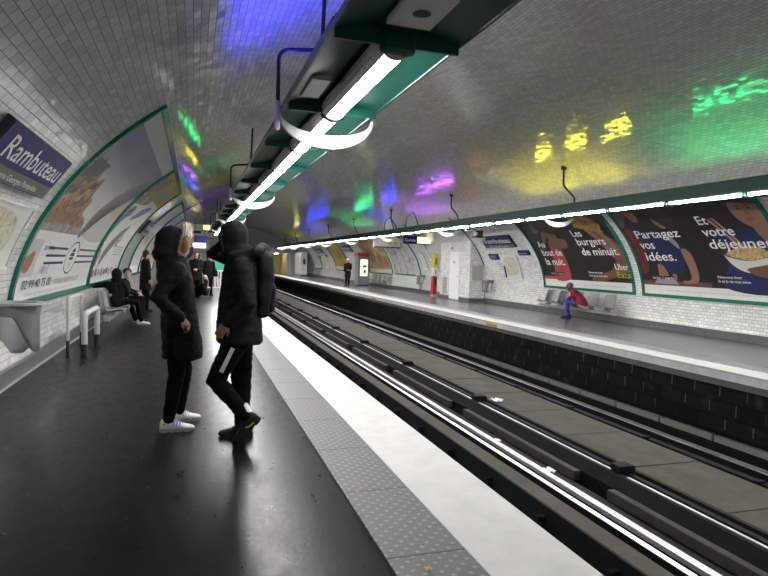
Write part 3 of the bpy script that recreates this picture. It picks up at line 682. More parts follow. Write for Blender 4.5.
# ------------------------------------------------------------------ posters, left wall
rC, mC, wC = poster('advertising_poster', 'large white poster of a walled town with navy stripes, nearest on the left wall', -1, 7.80, 13.14, .84, 3.96)
SKY = mat('print_sky', rough=.42); nt = SKY.node_tree
tc = nt.nodes.new('ShaderNodeTexCoord'); sx = nt.nodes.new('ShaderNodeSeparateXYZ'); nt.links.new(tc.outputs['Object'], sx.inputs[0])
nz = nt.nodes.new('ShaderNodeTexNoise'); nz.inputs['Scale'].default_value = 1.1; nz.inputs['Detail'].default_value = 5; nt.links.new(tc.outputs['Object'], nz.inputs['Vector'])
ad = nt.nodes.new('ShaderNodeMath'); ad.operation = 'MULTIPLY_ADD'; ad.inputs[1].default_value = .5; nt.links.new(nz.outputs['Fac'], ad.inputs[0])
mr = nt.nodes.new('ShaderNodeMapRange'); mr.inputs['From Min'].default_value = 1.0; mr.inputs['From Max'].default_value = 2.6; nt.links.new(sx.outputs[2], mr.inputs['Value'])
nt.links.new(mr.outputs[0], ad.inputs[2])
rp = nt.nodes.new('ShaderNodeValToRGB'); rp.color_ramp.elements[0].position = .55; rp.color_ramp.elements[1].position = 1.15 if False else 1.0
rp.color_ramp.elements[0].color = (.52, .52, .52, 1); rp.color_ramp.elements[1].color = (.26, .24, .40, 1)
nt.links.new(ad.outputs[0], rp.inputs[0]); nt.links.new(rp.outputs[0], nt.nodes['Principled BSDF'].inputs['Base Color'])
art('picture_sky', [rect(.07, wC-.07, 1.86, 3.62)], mC, SKY, rC, .016)
art('picture_town', [spline([(.08, 2.02), (.08, 2.75), (.25, 2.95), (.42, 2.78), (.6, 3.05), (.75, 2.95), (1.0, 2.98), (1.2, 2.72), (1.55, 2.8), (1.7, 2.5), (1.95, 2.45), (2.0, 2.2), (2.35, 2.15), (2.3, 2.0)], 4)], mC,
    mottled('town_print', [(.28, (.03, .03, .035)), (.40, (.16, .12, .09)), (.50, (.36, .18, .08)), (.60, (.42, .30, .18)), (.74, (.16, .15, .15))], 8, distort=1.5, stretch=(1, 1.3, .8)), rC, .018)
art('picture_roofs', [[(.12, 2.62), (.95, 2.76), (1.1, 2.98), (.3, 2.98)], [(.1, 2.35), (.6, 2.42), (.7, 2.52), (.15, 2.5)], [(1.1, 2.55), (1.5, 2.6), (1.45, 2.7), (1.15, 2.68)]], mC, mottled('roof_print', [(.35, (.035, .035, .04)), (.6, (.10, .10, .10)), (.75, (.2, .19, .18))], 9, stretch=(1, 6, 1)), rC, .020)
rt = random.Random(11)
for k, (tone, m_) in enumerate((('dark', (.05, .045, .04)), ('ochre', (.40, .22, .09)), ('cream', (.46, .38, .27)), ('rust', (.26, .10, .05)), ('slate', (.10, .10, .11)))):
    pp = []
    for q in range(13):
        u, v = rt.uniform(.12, 1.75), rt.uniform(2.12, 2.62); a, b = rt.uniform(.04, .16), rt.uniform(.04, .13); sk = rt.uniform(-.03, .05)
        if v+b > 2.75-.16*u and u > .9: v -= .15
        pp.append([(u, v), (u+a, v+sk), (u+a, v+b+sk), (u, v+b)])
    art('picture_house_%s' % tone, pp, mC, ink('house_'+tone, m_), rC, .0192+.0003*k)
art('picture_rampart', [spline([(.08, 2.08), (1.2, 2.16), (2.4, 2.12), (2.4, 1.98), (1.2, 2.0), (.08, 1.94)])], mC, mottled('rampart_print', [(.35, (.16, .09, .05)), (.6, (.3, .17, .09)), (.75, (.33, .25, .18))], 7), rC, .020)
art('picture_foreground', [[(.07, 1.84), (2.75, 1.86), (2.6, 2.02), (.07, 1.97)]], mC, mottled('shore_print', [(.3, (.10, .11, .16)), (.5, (.28, .25, .22)), (.7, (.36, .34, .34))], 6), rC, .019)
art('picture_road', [spline([(2.9, 1.87), (3.2, 2.3), (4.0, 2.75), (4.9, 2.95), (5.2, 2.95), (5.2, 3.12), (4.7, 3.08), (3.7, 2.85), (3.0, 2.4), (2.7, 1.87)])], mC, ink('road_grey', (.20, .18, .17)), rC, .0185)
art('picture_sand', [spline([(3.0, 1.87), (3.35, 2.3), (4.1, 2.7), (5.2, 2.92), (5.25, 1.87)])], mC, ink('sand_grey', (.50, .49, .47)), rC, .018)
art('picture_hill', [spline([(3.6, 2.86), (4.2, 3.10), (4.5, 3.32), (4.9, 3.3), (5.2, 3.05), (4.6, 3.06)])], mC, ink('hill_grey', (.22, .20, .20)), rC, .0182)
art('picture_card', [rect(.12, .78, 1.22, 1.72)], mC, ink('card_grey', (.5, .5, .5)), rC, .018)
art('picture_card_hands', [spline([(.2, 1.32), (.45, 1.28), (.6, 1.42), (.55, 1.56), (.4, 1.52), (.22, 1.48)])], mC, mottled('hands_print', [(.35, (.2, .08, .04)), (.6, (.4, .2, .12))], 8), rC, .020)
art('picture_card_edge', ring((1.0, 1.47), .62, .27, .006, 4), mC, ink('grey'  , (.35, .35, .35)), rC, .019)
text('lettering', 'DESTINATION', mC, .92, 1.585, .085, INKK, rC, .020, .012, .62); text('lettering', '—', mC, 1.15, 1.47, .12, INKK, rC, .020); text('lettering', '1400 €', mC, 1.05, 1.24, .17, ink('grey'), rC, .020, 0, .52)
for v in (1.62, 1.505, 1.395):
    art('navy_stripe', [rect(1.20, 2.45, v-.018, v+.018), rect(3.42, 5.2, v-.018, v+.018)], mC, INKB, rC, .022)
art('oval_emblem', ring((2.98, 1.48), .44, .28, .022), mC, INKK, rC, .022)
art('oval_emblem_house', [[(2.80, 1.50), (3.16, 1.50), (3.12, 1.56), (2.84, 1.56)], [(2.84, 1.575), (3.12, 1.575), (3.06, 1.63), (2.90, 1.63)], rect(2.82, 3.14, 1.44, 1.485), rect(2.97, 2.99, 1.28, 1.38)], mC, INKK, rC, .022)
text('lettering', '02 99 40 75 00', mC, .42, 1.06, .17, INKK, rC, .020, .004, 1.55, sy=1); text('lettering', '• thalasso-saintmalo.com', mC, 2.08, 1.06, .17, ink('grey'), rC, .020, 0, 2.1)
text('fine_print', 'Centre de thalassothérapie, hôtels et spa face à la mer', mC, .62, .965, .06, ink('grey'), rC, .020, 0, 3.2)

rD, mD, wD = poster('advertising_poster', 'colourful map poster with a yellow top, second on the left wall', -1, 13.20, 17.95, .84, 3.96)
art('picture_yellow', [[(.06, 3.18), (wD-.06, 3.18), (wD-.06, 3.88), (.06, 3.88)]], mD, mottled('ochre_print', [(.3, (.36, .22, .02)), (.6, (.48, .34, .02)), (.8, (.42, .2, .06))], 1.2), rD, .016)
art('picture_orange_cloud', [spline([(.1, 3.2), (.9, 3.3), (1.6, 3.6), (1.2, 3.8), (.1, 3.6)])], mD, ink('burnt_orange', (.36, .13, .03)), rD, .018)
art('picture_ship', [spline([(1.6, 3.32), (2.6, 3.55), (4.3, 3.72), (2.9, 3.38), (2.0, 3.2)])], mD, ink('slate_blue', (.22, .24, .33)), rD, .020)
art('picture_town_blocks', [[(.3, 2.85), (1.1, 2.9), (1.2, 3.2), (.5, 3.22)], [(1.25, 2.88), (2.1, 3.0), (2.2, 3.22), (1.35, 3.22)]], mD, mottled('blocks_print', [(.3, (.05, .05, .05)), (.45, (.4, .12, .05)), (.6, (.4, .38, .36)), (.75, (.45, .33, .1))], 6), rD, .020)
art('picture_blue_river', [spline([(.1, 1.98), (.25, 2.4), (.6, 2.75), (1.1, 2.82), (1.3, 2.6), (.8, 2.45), (.5, 2.1)]), spline([(1.7, 2.5), (2.4, 2.9), (3.5, 3.05), (3.4, 2.85), (2.5, 2.6)])], mD, mottled('river_print', [(.35, (.06, .05, .2)), (.6, (.2, .18, .36)), (.75, (.4, .4, .5))], 5), rD, .018)
art('picture_landscape', [spline([(.75, 1.25), (1.1, 1.4), (2.3, 2.0), (2.75, 2.35), (2.3, 2.3), (1.4, 1.95), (.85, 1.6)])], mD, mottled('land_print', [(.3, (.03, .05, .03)), (.5, (.1, .2, .12)), (.62, (.25, .25, .2)), (.75, (.3, .12, .08))], 7), rD, .020)
for k, (u, v, c) in enumerate(((.15, 1.85, (.45, .28, .04)), (.13, 1.6, (.5, .12, .06)), (.3, 1.45, (.45, .1, .08)), (.15, 1.3, (.3, .05, .08)), (2.2, 1.75, (.45, .06, .06)), (2.45, 1.9, (.5, .3, .25)))):
    art('picture_stamp', [rect(u, u+.28, v, v+.2)], mD, ink('stamp%d' % k, c), rD, .021)
art('picture_caption', [rect(2.6, 4.2, 1.55+.07*i, 1.575+.07*i) for i in range(4)], mD, ink('grey'), rD, .02)
for k in range(8):
    art('picture_logo', [rect(.2+k*.42, .5+k*.42, 1.05+.02*(k % 3), 1.2+.03*(k % 2))], mD, ink('logo%d' % (k % 4), ((.4, .06, .06), (.05, .06, .25), (.45, .3, .25), (.3, .3, .3))[k % 4]), rD, .02)

def generic(label, side, ya, yb, cols, s0=.84, s1=3.96, scale=2.2, head=None, cat='poster'):
    r, mp, w = poster('advertising_poster', label, side, ya, yb, s0, s1)
    art('picture', [rect(.06, w-.06, s0+.35, s1-.12)], mp, mottled('print_%s' % label[:24], cols, scale), r, .018)
    return r, mp, w
rE, mE, wE = generic('pale poster with red letters, third framed poster on the left wall', -1, 20.9, 24.6, [(.3, (.4, .4, .4)), (.5, (.6, .6, .58)), (.7, (.5, .42, .36))])
for k, s in enumerate('PARIS'): text('lettering', s, mE, .5+k*.55, 2.0+.02*k, .7, ink('brick', (.42, .12, .06)), rE, .022, .01)
generic('dull grey green poster far along the left wall, past the red lettered one', -1, 24.8, 29.0, [(.3, (.2, .28, .24)), (.5, (.45, .42, .36)), (.7, (.5, .5, .5))])
generic('green framed poster at the distant end of the left wall', -1, 29.3, 33.3, [(.3, (.15, .3, .25)), (.5, (.5, .5, .4)), (.7, (.4, .2, .2))])

# farther posters on the right wall
rG, mG, wG = poster('poster_board', 'green framed board of four narrow striped posters on the far wall', 1, 34.7, 30.4, .90, 3.4, t=.07)
for k in range(4):
    u = .12+k*1.05
    art('small_poster', [rect(u, u+.95, 1.0, 3.3)], mG, mottled('small_print%d' % k, [(.3, ((.3, .05, .05), (.08, .08, .3), (.35, .2, .04), (.05, .1, .2))[k]), (.45, (.55, .55, .55)), (.55, (.6, .6, .6)), (.75, ((.2, .1, .3), (.4, .2, .3), (.1, .1, .35), (.4, .35, .05))[k])], 2.6), rG, .018)
    art('dark_stripe', [rect(u+.95, u+1.02, 1.0, 3.3)], mG, INKK, rG, .018)
rH, mH, wH = generic('brown and cream painting poster above the distant row of seats', 1, 40.2, 35.2, [(.3, (.16, .06, .02)), (.45, (.4, .18, .08)), (.55, (.5, .42, .2)), (.7, (.6, .52, .4))], scale=1.1)
rI, mI, wI = generic('yellow and orange poster behind the distant walking person', 1, 50.6, 46.0, [(.3, (.40, .16, .04)), (.5, (.45, .30, .04)), (.7, (.50, .44, .08))], scale=.8)
generic('pale poster at the far end of the opposite wall', 1, 60.0, 56.5, [(.35, (.5, .5, .5)), (.65, (.62, .62, .62))])

# ------------------------------------------------------------------ signs and boards on the walls
def local(r, mp):
    L = r.location.copy(); return lambda u, v, o=0: mp(u, v, o)-L
def board_map(side, ya, s0, s1, off):
    a, b = V(side, ya, s0, off), V(side, ya, s1, off); n = V(side, ya, (s0+s1)/2, 1)-V(side, ya, (s0+s1)/2, 0)
    return plane_map(a, (0, -side, 0), b-a, n), (b-a).length
def station_sign(label, side, ya, yb, s0, s1, detail=True):
    mp, h = board_map(side, ya, s0, s1, .07); w = abs(yb-ya)
    r = thing('station_sign', label, 'sign', V(side, (ya+yb)/2, s0)); m = local(r, mp)
    obj('backing_box', slab(NB(), m, 0, w, 0, h, -.06, 0, 1), DARK, r)
    obj('blue_panel', slab(NB(), m, .012, w-.012, h*.30, h-.012, 0, .008, 1), BLUE, r)
    obj('grey_band', slab(NB(), m, .012, w-.012, .012, h*.29, 0, .008, 1), GREYBAND, r)
    text('station_name', 'Rambuteau', m, w*.09, h*.42, h*.60, INKW, r, .011, .006, w*.84)
    text('band_lettering', 'Centre Georges Pompidou', m, w*.16, h*.09, h*.17, INKW, r, .011, .003, w*.62)
    return r
station_sign('large blue station name sign at the left edge of the photo', -1, 4.95, 7.08, 2.20, 2.70)
station_sign('blue station name sign above the street map on the far wall', 1, 21.75, 19.42, 2.42, 2.98)
station_sign('small distant blue station name sign left of the brown painting poster', 1, 45.4, 42.6, 2.5, 3.1)
station_sign('smallest blue station name sign, near the far end of the opposite wall', 1, 55.6, 53.2, 2.5, 3.0)
station_sign('dark blue station sign between framed posters on the left wall', -1, 18.6, 20.6, 2.30, 2.80)
def small_sign(label, side, ya, yb, s0, s1, txt, m_=BLUE):
    mp, h = board_map(side, ya, s0, s1, .05); w = abs(yb-ya); r = thing('direction_sign', label, 'sign', V(side, (ya+yb)/2, s0)); m = local(r, mp)
    obj('panel', slab(NB(), m, 0, w, 0, h, -.045, 0, 1), m_, r)
    for i, t in enumerate(txt): text('lettering', t, m, w*.08, h*(.60-.36*i) if len(txt) > 1 else h*.33, h*.30, INKW, r, .004, .006, w*.7)
    return r
small_sign('small blue direction plate left of the wall map on the far wall', 1, 21.95, 21.15, 1.88, 2.12, ['Direction', 'Mairie des Lilas'])
small_sign('small blue exit plate right of the wall map on the far wall', 1, 19.55, 18.80, 2.06, 2.26, ['Sortie'])
mp, h = board_map(1, 22.1, 2.17, 2.21, .03); r = thing('notice_strip', 'thin white strip with green dots above the small blue plate', 'sign', V(1, 21.7, 2.17)); m = local(r, mp)
obj('strip', slab(NB(), m, 0, 1.2, 0, h, -.02, 0, 1), PAPER, r)
for k in (.35, .85): art('green_dot', [oval((k, h/2), .05, .016)], m, GREENF, r, .004)
def wall_plan(label, side, ya, yb, s0, s1, bands=True):
    r = thing('wall_map', label, 'map', V(side, (ya+yb)/2, s0)); m0 = wall_map(side, ya, s0); m = local(r, m0); w = abs(yb-ya); h = s1-s0
    frame(m, w, h, .02, .03, WHITE_METAL, r); obj('sheet', slab(NB(), m, .015, w-.015, .015, h-.015, .002, .012), PAPER, r)
    rnd = random.Random(4)
    art('map_area', [spline([(w*.15, h*.2), (w*.45, h*.12), (w*.8, h*.25), (w*.85, h*.7), (w*.6, h*.9), (w*.2, h*.8)])], m, mottled('plan_print', [(.35, (.5, .42, .28)), (.5, (.66, .64, .58)), (.68, (.45, .33, .12))], 9), r, .016)
    art('map_lines', [[(u, v), (u+du, v+dv), (u+du+.008, v+dv+.008), (u+.008, v+.008)] for u, v, du, dv in [(rnd.uniform(.2, .7)*w, rnd.uniform(.2, .7)*h, rnd.uniform(-.2, .2)*w, rnd.uniform(.05, .2)*h) for _ in range(9)]], m, ink('line_brown', (.3, .18, .05)), r, .019)
    if bands:
        art('blue_band', [rect(w-.07, w-.02, .02, h-.02)], m, BLUE, r, .017); art('blue_key', [rect(.04, .17, .02, h*.5)], m, BLUE, r, .017)
    return r
wall_plan('white street map board on the far wall beneath the station name sign', 1, 21.15, 19.80, 1.10, 2.10)
wall_plan('pale map board under the big blue station sign at the left edge', -1, 5.3, 7.36, 1.35, 2.06, False)
wall_plan('small distant map board between two blue plates near the far end', 1, 55.3, 53.6, 1.0, 2.1)
small_sign('tiny blue plate left of the distant map board', 1, 56.2, 55.5, 1.95, 2.15, ['Direction'])
small_sign('tiny blue plate right of the distant map board', 1, 53.3, 52.5, 2.1, 2.3, ['Sortie'])
def notice(label, ya, yb, s0, s1):
    r = thing('notice_board', label, 'notice', V(1, (ya+yb)/2, s0)); m = local(r, wall_map(1, ya, s0)); w = ya-yb; h = s1-s0
    frame(m, w, h, .025, .03, LIGHT_GREY, r); obj('sheet', slab(NB(), m, .02, w-.02, .02, h-.02, .002, .012), PAPER, r)
    art('print_lines', [rect(.1*w, .9*w, h*(.15+.1*i), h*(.18+.1*i)) for i in range(7)], m, ink('grey'), r, .016); return r
notice('pale notice frame beside the striped poster board, left of a pair', 30.0, 29.2, 1.25, 2.2); notice('pale notice frame next to the yellow help point, right of a pair', 28.7, 27.7, 1.05, 1.95)
# low white panel under the board of striped posters
boxo_ = lambda *a, **k: boxo(*a, **k)
r = thing('wall_panel', 'plain white panel low on the wall under the striped poster board', 'panel', (11.75, 32.6, .2))
obj('face_panel', box(NB(), -.06, .06, -2.3, 2.3, .0, .66, bev=.01), WHITE_METAL, r); obj('top_cap', box(NB(), -.075, .07, -2.32, 2.32, .66, .69, bev=.006), mat('red_grey_cap', (.30, .16, .14), .4), r)

# ------------------------------------------------------------------ kiosk, machines, help point
def tiled_box(name, x0, x1, y0, y1, z0, z1, m, parent):
    bm = NB(); uvl = bm.loops.layers.uv.new('UVMap'); box(bm, x0, x1, y0, y1, z0, z1); bm.normal_update()
    for f in bm.faces:
        n = f.normal
        for l in f.loops:
            c = l.vert.co; l[uvl].uv = ((c.y if abs(n.x) > .5 else c.x)+30, (c.z if abs(n.z) < .5 else c.y)+5)
    return obj(name, bm, m, parent)
r = thing('technical_cabin', 'white tiled cabin with a door jutting from the far wall', 'cabin', (11.4, 24.45, 0))
tiled_box('cabin_body', -.32, .40, -1.55, 1.55, .17, 2.72, TILE_FLAT, r)
obj('cabin_plinth', box(NB(), -.335, .42, -1.565, 1.565, 0, .17), BASE, r)
d = obj('door', box(NB(), -.352, -.322, -.55, .45, .03, 2.12, bev=.006), mat('white_door', (.80, .80, .79), .3), r)
bm = NB(); tube(bm, [(-.37, -.47, 1.05), (-.37, -.34, 1.05)], .014, 8); obj('door_handle', bm, GREY_METAL, d, smooth=True)
obj('door_plate', box(NB(), -.358, -.352, -.12, .06, 1.62, 1.72), mat('tan_plate', (.4, .3, .18), .4), d)
bm = NB(); box(bm, -.335, -.32, .78, 1.22, .22, .98)
for k in range(9): box(bm, -.345, -.335, .80, 1.20, .27+.075*k, .30+.075*k)
obj('louvre_grille', bm, GREY_METAL, r)
bm = NB(); box(bm, -.20, .30, -1.575, -1.55, .92, 1.55, bev=.004)
for k in range(12): box(bm, -.18, .28, -1.582, -1.575, .95+.048*k, .975+.048*k)
obj('vent_grille', bm, LIGHT_GREY, r)
for k in range(3): 
    bm = NB(); tube(bm, [(-.325, .9-.16*k, 2.48), (-.332, .9-.16*k, 2.48)], .035, 12, cap=False); obj('yellow_sticker', bm, mat('sticker_yellow', (.7, .55, .03), .4), r)
bm = NB(); tube(bm, [(-.34, .2, 2.3), (-.37, .2, 2.3)], .04, 10, cap=False); obj('alarm_button', bm, DARK, r)
r = thing('technical_cabin', 'white cabin at the far end of the opposite platform', 'cabin', (11.0, 62.6, 0))
tiled_box('cabin_body', -.5, .12, -2.0, 2.0, .15, 2.45, TILE_FLAT, r); obj('cabin_plinth', box(NB(), -.515, .14, -2.015, 2.015, 0, .15), BASE, r)
obj('access_hatch', box(NB(), -.3, -.08, -2.02, -2.0, 1.2, 1.75), DARK, r)
YEL, REDM = mat('yellow_enamel', (.72, .55, .03), .35), mat('red_enamel', (.42, .015, .03), .35)
r = thing('help_point', 'slim help point column, yellow above and red below, at the cabin end', 'help point', (11.02, 26.6, 0))
obj('column_back', box(NB(), -.10, .10, -.14, .14, .0, 2.05, bev=.01), LIGHT_GREY, r)
for nm, z0, z1, m in (('yellow_panel', 1.40, 2.03, YEL), ('white_panel', 1.0, 1.39, WHITE_METAL), ('red_panel', .12, .99, REDM)):
    p = obj(nm, box(NB(), -.11, .08, -.152, .13, z0, z1, bev=.004), m, r)
    if nm == 'yellow_panel': obj('pictogram', box(NB(), -.02, .03, -.156, -.152, 1.55, 1.85), DARK, p)
    if nm == 'white_panel': obj('pictogram', box(NB(), -.015, .025, -.156, -.152, 1.08, 1.3), DARK, p)
    if nm == 'red_panel': obj('call_panel', box(NB(), -.05, .05, -.158, -.152, .55, .9), DARK, p)
r = thing('vending_machine', 'grey vending machine with red top and lit panel behind the walking person', 'vending machine', (10.98, 38.95, 0))
obj('cabinet_body', box(NB(), -.50, .28, -.45, .45, .05, 1.95, bev=.02), mat('machine_grey', (.22, .22, .22), .35), r)
obj('red_header', box(NB(), -.55, .22, -.50, .50, 1.95, 2.2, bev=.02), REDM, r)
obj('lit_panel', box(NB(), -.35, .15, -.458, -.45, .65, 1.75), mat('lit_panel', (.7, .65, .5), .4, emit=(1, .93, .72), estr=1.2), r)
bm = NB(); ball(bm, (-.05, -.46, 1.3), (.16, .012, .10)); ball(bm, (-.05, -.46, .95), (.10, .012, .14)); obj('panel_picture', bm, mat('snack_red', (.4, .1, .04), .4), r, smooth=True)
obj('machine_base', box(NB(), -.48, .26, -.43, .43, 0, .05), DARK, r)

# hanging signs over the far platform
r = thing('exit_sign', 'hanging exit sign with blue left half and lit yellow right half', 'sign', (10.45, 27.2, 2.5))
obj('sign_box', box(NB(), -.85, .55, -.06, .06, 0, .40, bev=.008), DARK, r)
p = obj('blue_face', box(NB(), -.83, -.18, -.07, -.06, .03, .37), BLUE, r); mm = plane_map((-.80, -.072, .12), (1, 0, 0), (0, 0, 1), (0, -1, 0)); text('lettering', 'Sortie', mm, 0, 0, .2, INKW, p, .002, .004, .55)
obj('lit_face', box(NB(), -.15, .53, -.07, -.06, .05, .35), mat('lit_exit', (.8, .75, .4), .4, emit=(1, .93, .45), estr=2.2), r)
for x in (-.6, .3):
    bm = NB(); tube(bm, [(x, 0, .38), (x, 0, .82)], .012, 8); obj('hanger_rod', bm, DARK, r, smooth=True)
r = thing('hanging_notice', 'white hanging board with yellow squares above the striped posters', 'sign', (10.1, 31.3, 2.45))
obj('white_board', box(NB(), -.75, .75, -.05, .05, 0, .62, bev=.006), WHITE_METAL, r); obj('wood_edge', box(NB(), -.78, .78, -.07, .07, -.08, 0, bev=.004), mat('brown_edge', (.22, .10, .04), .4), r)
for x, z in ((.08, .10), (.38, .10), (.30, .38)): obj('yellow_square', box(NB(), x, x+.22, -.056, -.05, z, z+.16), YEL, r)
for x in (-.5, .5):
    bm = NB(); tube(bm, [(x, 0, .6), (x, 0, .98)], .012, 8); obj('hanger_rod', bm, DARK, r, smooth=True)
r = thing('loudspeaker', 'small grey loudspeaker hanging from a rod beside the station sign', 'loudspeaker', (10.1, 20.3, 2.55))
bm = NB(); tube(bm, [(0, 0, 0), (0, 0, .40)], .014, 8); obj('drop_rod', bm, GREY_METAL, r, smooth=True)
bm = NB(); tube(bm, [(-.02, -.02, -.02), (.10, -.16, -.05), (.16, -.24, -.07)], [.05, .07, .12], 16, cap=False); obj('horn', bm, LIGHT_GREY, r, smooth=True)
r = thing('camera_box', 'black box under the lighting trough right of the hanging loudspeaker', 'camera', (9.3, 18.75, 2.62))
obj('housing', box(NB(), -.14, .14, -.18, .18, -.12, .12, bev=.02), DARK, r); obj('mount_plate', box(NB(), -.45, -.10, -.05, .05, .10, .14), GREY_METAL, r); obj('mount_post', box(NB(), -.45, -.36, -.05, .05, .12, .42), GREY_METAL, r)
bm = NB(); tube(bm, [(-.14, -.19, 0), (-.14, -.21, 0)], .06, 12, cap=False); obj('lens', bm, LIGHT_GREY, r)
def wall_cable(label, side, y, pts, rad=.02):
    bm = NB(); tube(bm, [V(side, yy, s, .03) for yy, s in pts], rad, 8); tag(obj('wall_cable', bm, DARK, smooth=True), label, 'cable')
wall_cable('black cable curving down the far wall beside the white cabin', 1, 22.7, [(22.72, s) for s in [4.2, 3.9, 3.6, 3.3, 3.0, 2.7, 2.4, 2.1, 1.8, 1.6]])
wall_cable('black cable down the far wall behind the help point', 1, 27.0, [(28.2, s) for s in [4.2, 3.8, 3.4, 3.0, 2.7, 2.5]])
wall_cable('black conduit crossing the left vault beyond the fur hood', -1, 24, [(24.5+.02*i, 3.0+.22*i) for i in range(8)])
for y0, lab in ((24.2, 'black cable looping over the far lighting trough, nearer of two loops'), (27.3, 'black cable looping over the far lighting trough, farther of two loops')):
    bm = NB(); tube(bm, arcpts([(8.95, y0+.9, 3.06), (8.9, y0+.7, 3.55), (8.75, y0-.6, 3.72), (8.6, y0-1.4, 3.3), (8.6, y0-1.6, 3.06)], .5, 8), .02, 8); tag(obj('loop_cable', bm, DARK, smooth=True), lab, 'cable')

# ------------------------------------------------------------------ bins, hoops, seats
BAG = mat('clear_bin_bag', (.85, .85, .85), .25, spec=.5); BAG.node_tree.nodes['Principled BSDF'].inputs['Transmission Weight'].default_value = .12
def wall_bin(label, cx, cy, z1, side):
    r = thing('wall_bin', label, 'bin', (cx, cy, z1-.54)); H = .54; R = .215; n = 40
    def depth(a):
        t = min(1, max(0, ((cos(a)*-side+1)/2-.45)/.52)); t = t*t*(3-2*t); return .12+.38*t
    bm = NB(); ro = [bm.verts.new((R*cos(2*pi*k/n), R*sin(2*pi*k/n), H-.02)) for k in range(n)]
    rows = [[bm.verts.new((R*cos(2*pi*k/n)*(1-.05*f), R*sin(2*pi*k/n)*(1-.05*f), H-.02-depth(2*pi*k/n)*f)) for k in range(n)] for f in (.25, .5, .75, 1)]
    rows = [ro]+rows
    for a, b in zip(rows, rows[1:]):
        for k in range(n): bm.faces.new((a[k], a[(k+1) % n], b[(k+1) % n], b[k]))
    bmesh.ops.solidify(bm, geom=list(bm.faces), thickness=.006); bmesh.ops.recalc_face_normals(bm, faces=bm.faces)
    obj('steel_shell', bm, ALU, r, smooth=True)
    bm = NB(); pr = [(R+.035, H-.025), (R+.035, H), (R-.03, H), (R-.03, H-.025)]
    g = [[bm.verts.new((p*cos(2*pi*k/n), p*sin(2*pi*k/n), z)) for p, z in pr] for k in range(n)]
    for k in range(n):
        for i in range(4): bm.faces.new((g[k][i], g[(k+1) % n][i], g[(k+1) % n][(i+1) % 4], g[k][(i+1) % 4]))
    bmesh.ops.recalc_face_normals(bm, faces=bm.faces); obj('rim', bm, ALU, r, smooth=False)
    bm = NB(); loft(bm, [(-.01*side, 0, H-.03, .19, .19), (-.01*side, -.01, H-.2, .185, .18), (0, 0, H-.36, .165, .16), (.01, .01, H-.46, .12, .12), (.0, 0, H-.53, .05, .06)], 28)
    for v in bm.verts: v.co += Vector((noise.noise(v.co*14), noise.noise(v.co*14+Vector((5, 0, 0))), 0))*.022
    obj('bag', bm, BAG, r, smooth=True)
    bm = NB(); ball(bm, (.03, -.05, H-.40), (.06, .05, .04)); obj('litter', bm, mat('orange_wrapper', (.4, .14, .05), .5), r, smooth=True)
    bm = NB(); ball(bm, (-.05, -.04, H-.36), (.07, .06, .05)); obj('litter', bm, mat('dark_rubbish', (.05, .05, .05), .5), r, smooth=True)
    obj('wall_bracket', box(NB(), side*.20-.03, side*.27+.03, -.04, .04, H-.12, H-.02), ALU, r)
wall_bin('steel wall bin with clear bag at the left edge of the photo', -1.73, 7.12, .985, -1)
wall_bin('steel wall bin beside the white cabin on the far wall', 11.58, 22.25, .98, 1)
wall_bin('steel wall bin beside the striped poster board on the far wall', 11.58, 29.9, .98, 1)
def hoop(label, x, y0, y1, h, rad, sleeve):
    r = thing('leaning_hoop', label, 'barrier', (x, (y0+y1)/2, 0)); a, b = y0-(y0+y1)/2, y1-(y0+y1)/2
    bm = NB(); tube(bm, arcpts([(0, a, sleeve), (0, a, h), (0, b, h), (0, b, sleeve)], .10 if rad > .03 else .05, 6), rad, 14); obj('hoop_tube', bm, mat('pale_grey_paint', (.52, .52, .51), .35), r, smooth=True)
    for y in (a, b):
        bm = NB(); tube(bm, [(0, y, 0), (0, y, sleeve+.01)], rad*1.06, 14, cap=False); obj('black_foot', bm, DARK, r)
hoop('tall thin grey hoop barrier against the left wall', -1.70, 9.62, 10.72, .87, .022, .24)
hoop('low thick grey hoop barrier with black feet on the near platform', -1.48, 9.60, 10.82, .64, .042, .19)
hoop('small grey hoop barrier on the far platform near the yellow poster', 11.4, 46.6, 47.8, .8, .03, .15)

def seat_shell_mesh():
    prof = [(.44, .37), (.43, .40), (.38, .415), (.28, .40), (.16, .375), (.07, .38), (.02, .43), (-.01, .52), (-.035, .64), (-.055, .75), (-.075, .80), (-.10, .80)]
    bm = NB(); n = 12; g = []
    for i, (x, z) in enumerate(prof):
        w = .27 - (.02 if i < 2 else 0) - (.05*max(0, (z-.60)/.2) if i > 6 else 0)
        row = []
        for j in range(n+1):
            t = -1+2*j/n; lift = (.045 if i < 5 else .11)*abs(t)**2.2
            bx, bz = (lift, 0) if i > 5 else (0, lift)
            row.append(bm.verts.new((x+bx, t*w, z+bz)))
        g.append(row)
    for a, b in zip(g, g[1:]):
        for j in range(n): bm.faces.new((a[j], a[j+1], b[j+1], b[j]))
    bmesh.ops.solidify(bm, geom=list(bm.faces), thickness=.022); bmesh.ops.recalc_face_normals(bm, faces=bm.faces)
    return bm
SEAT0 = None
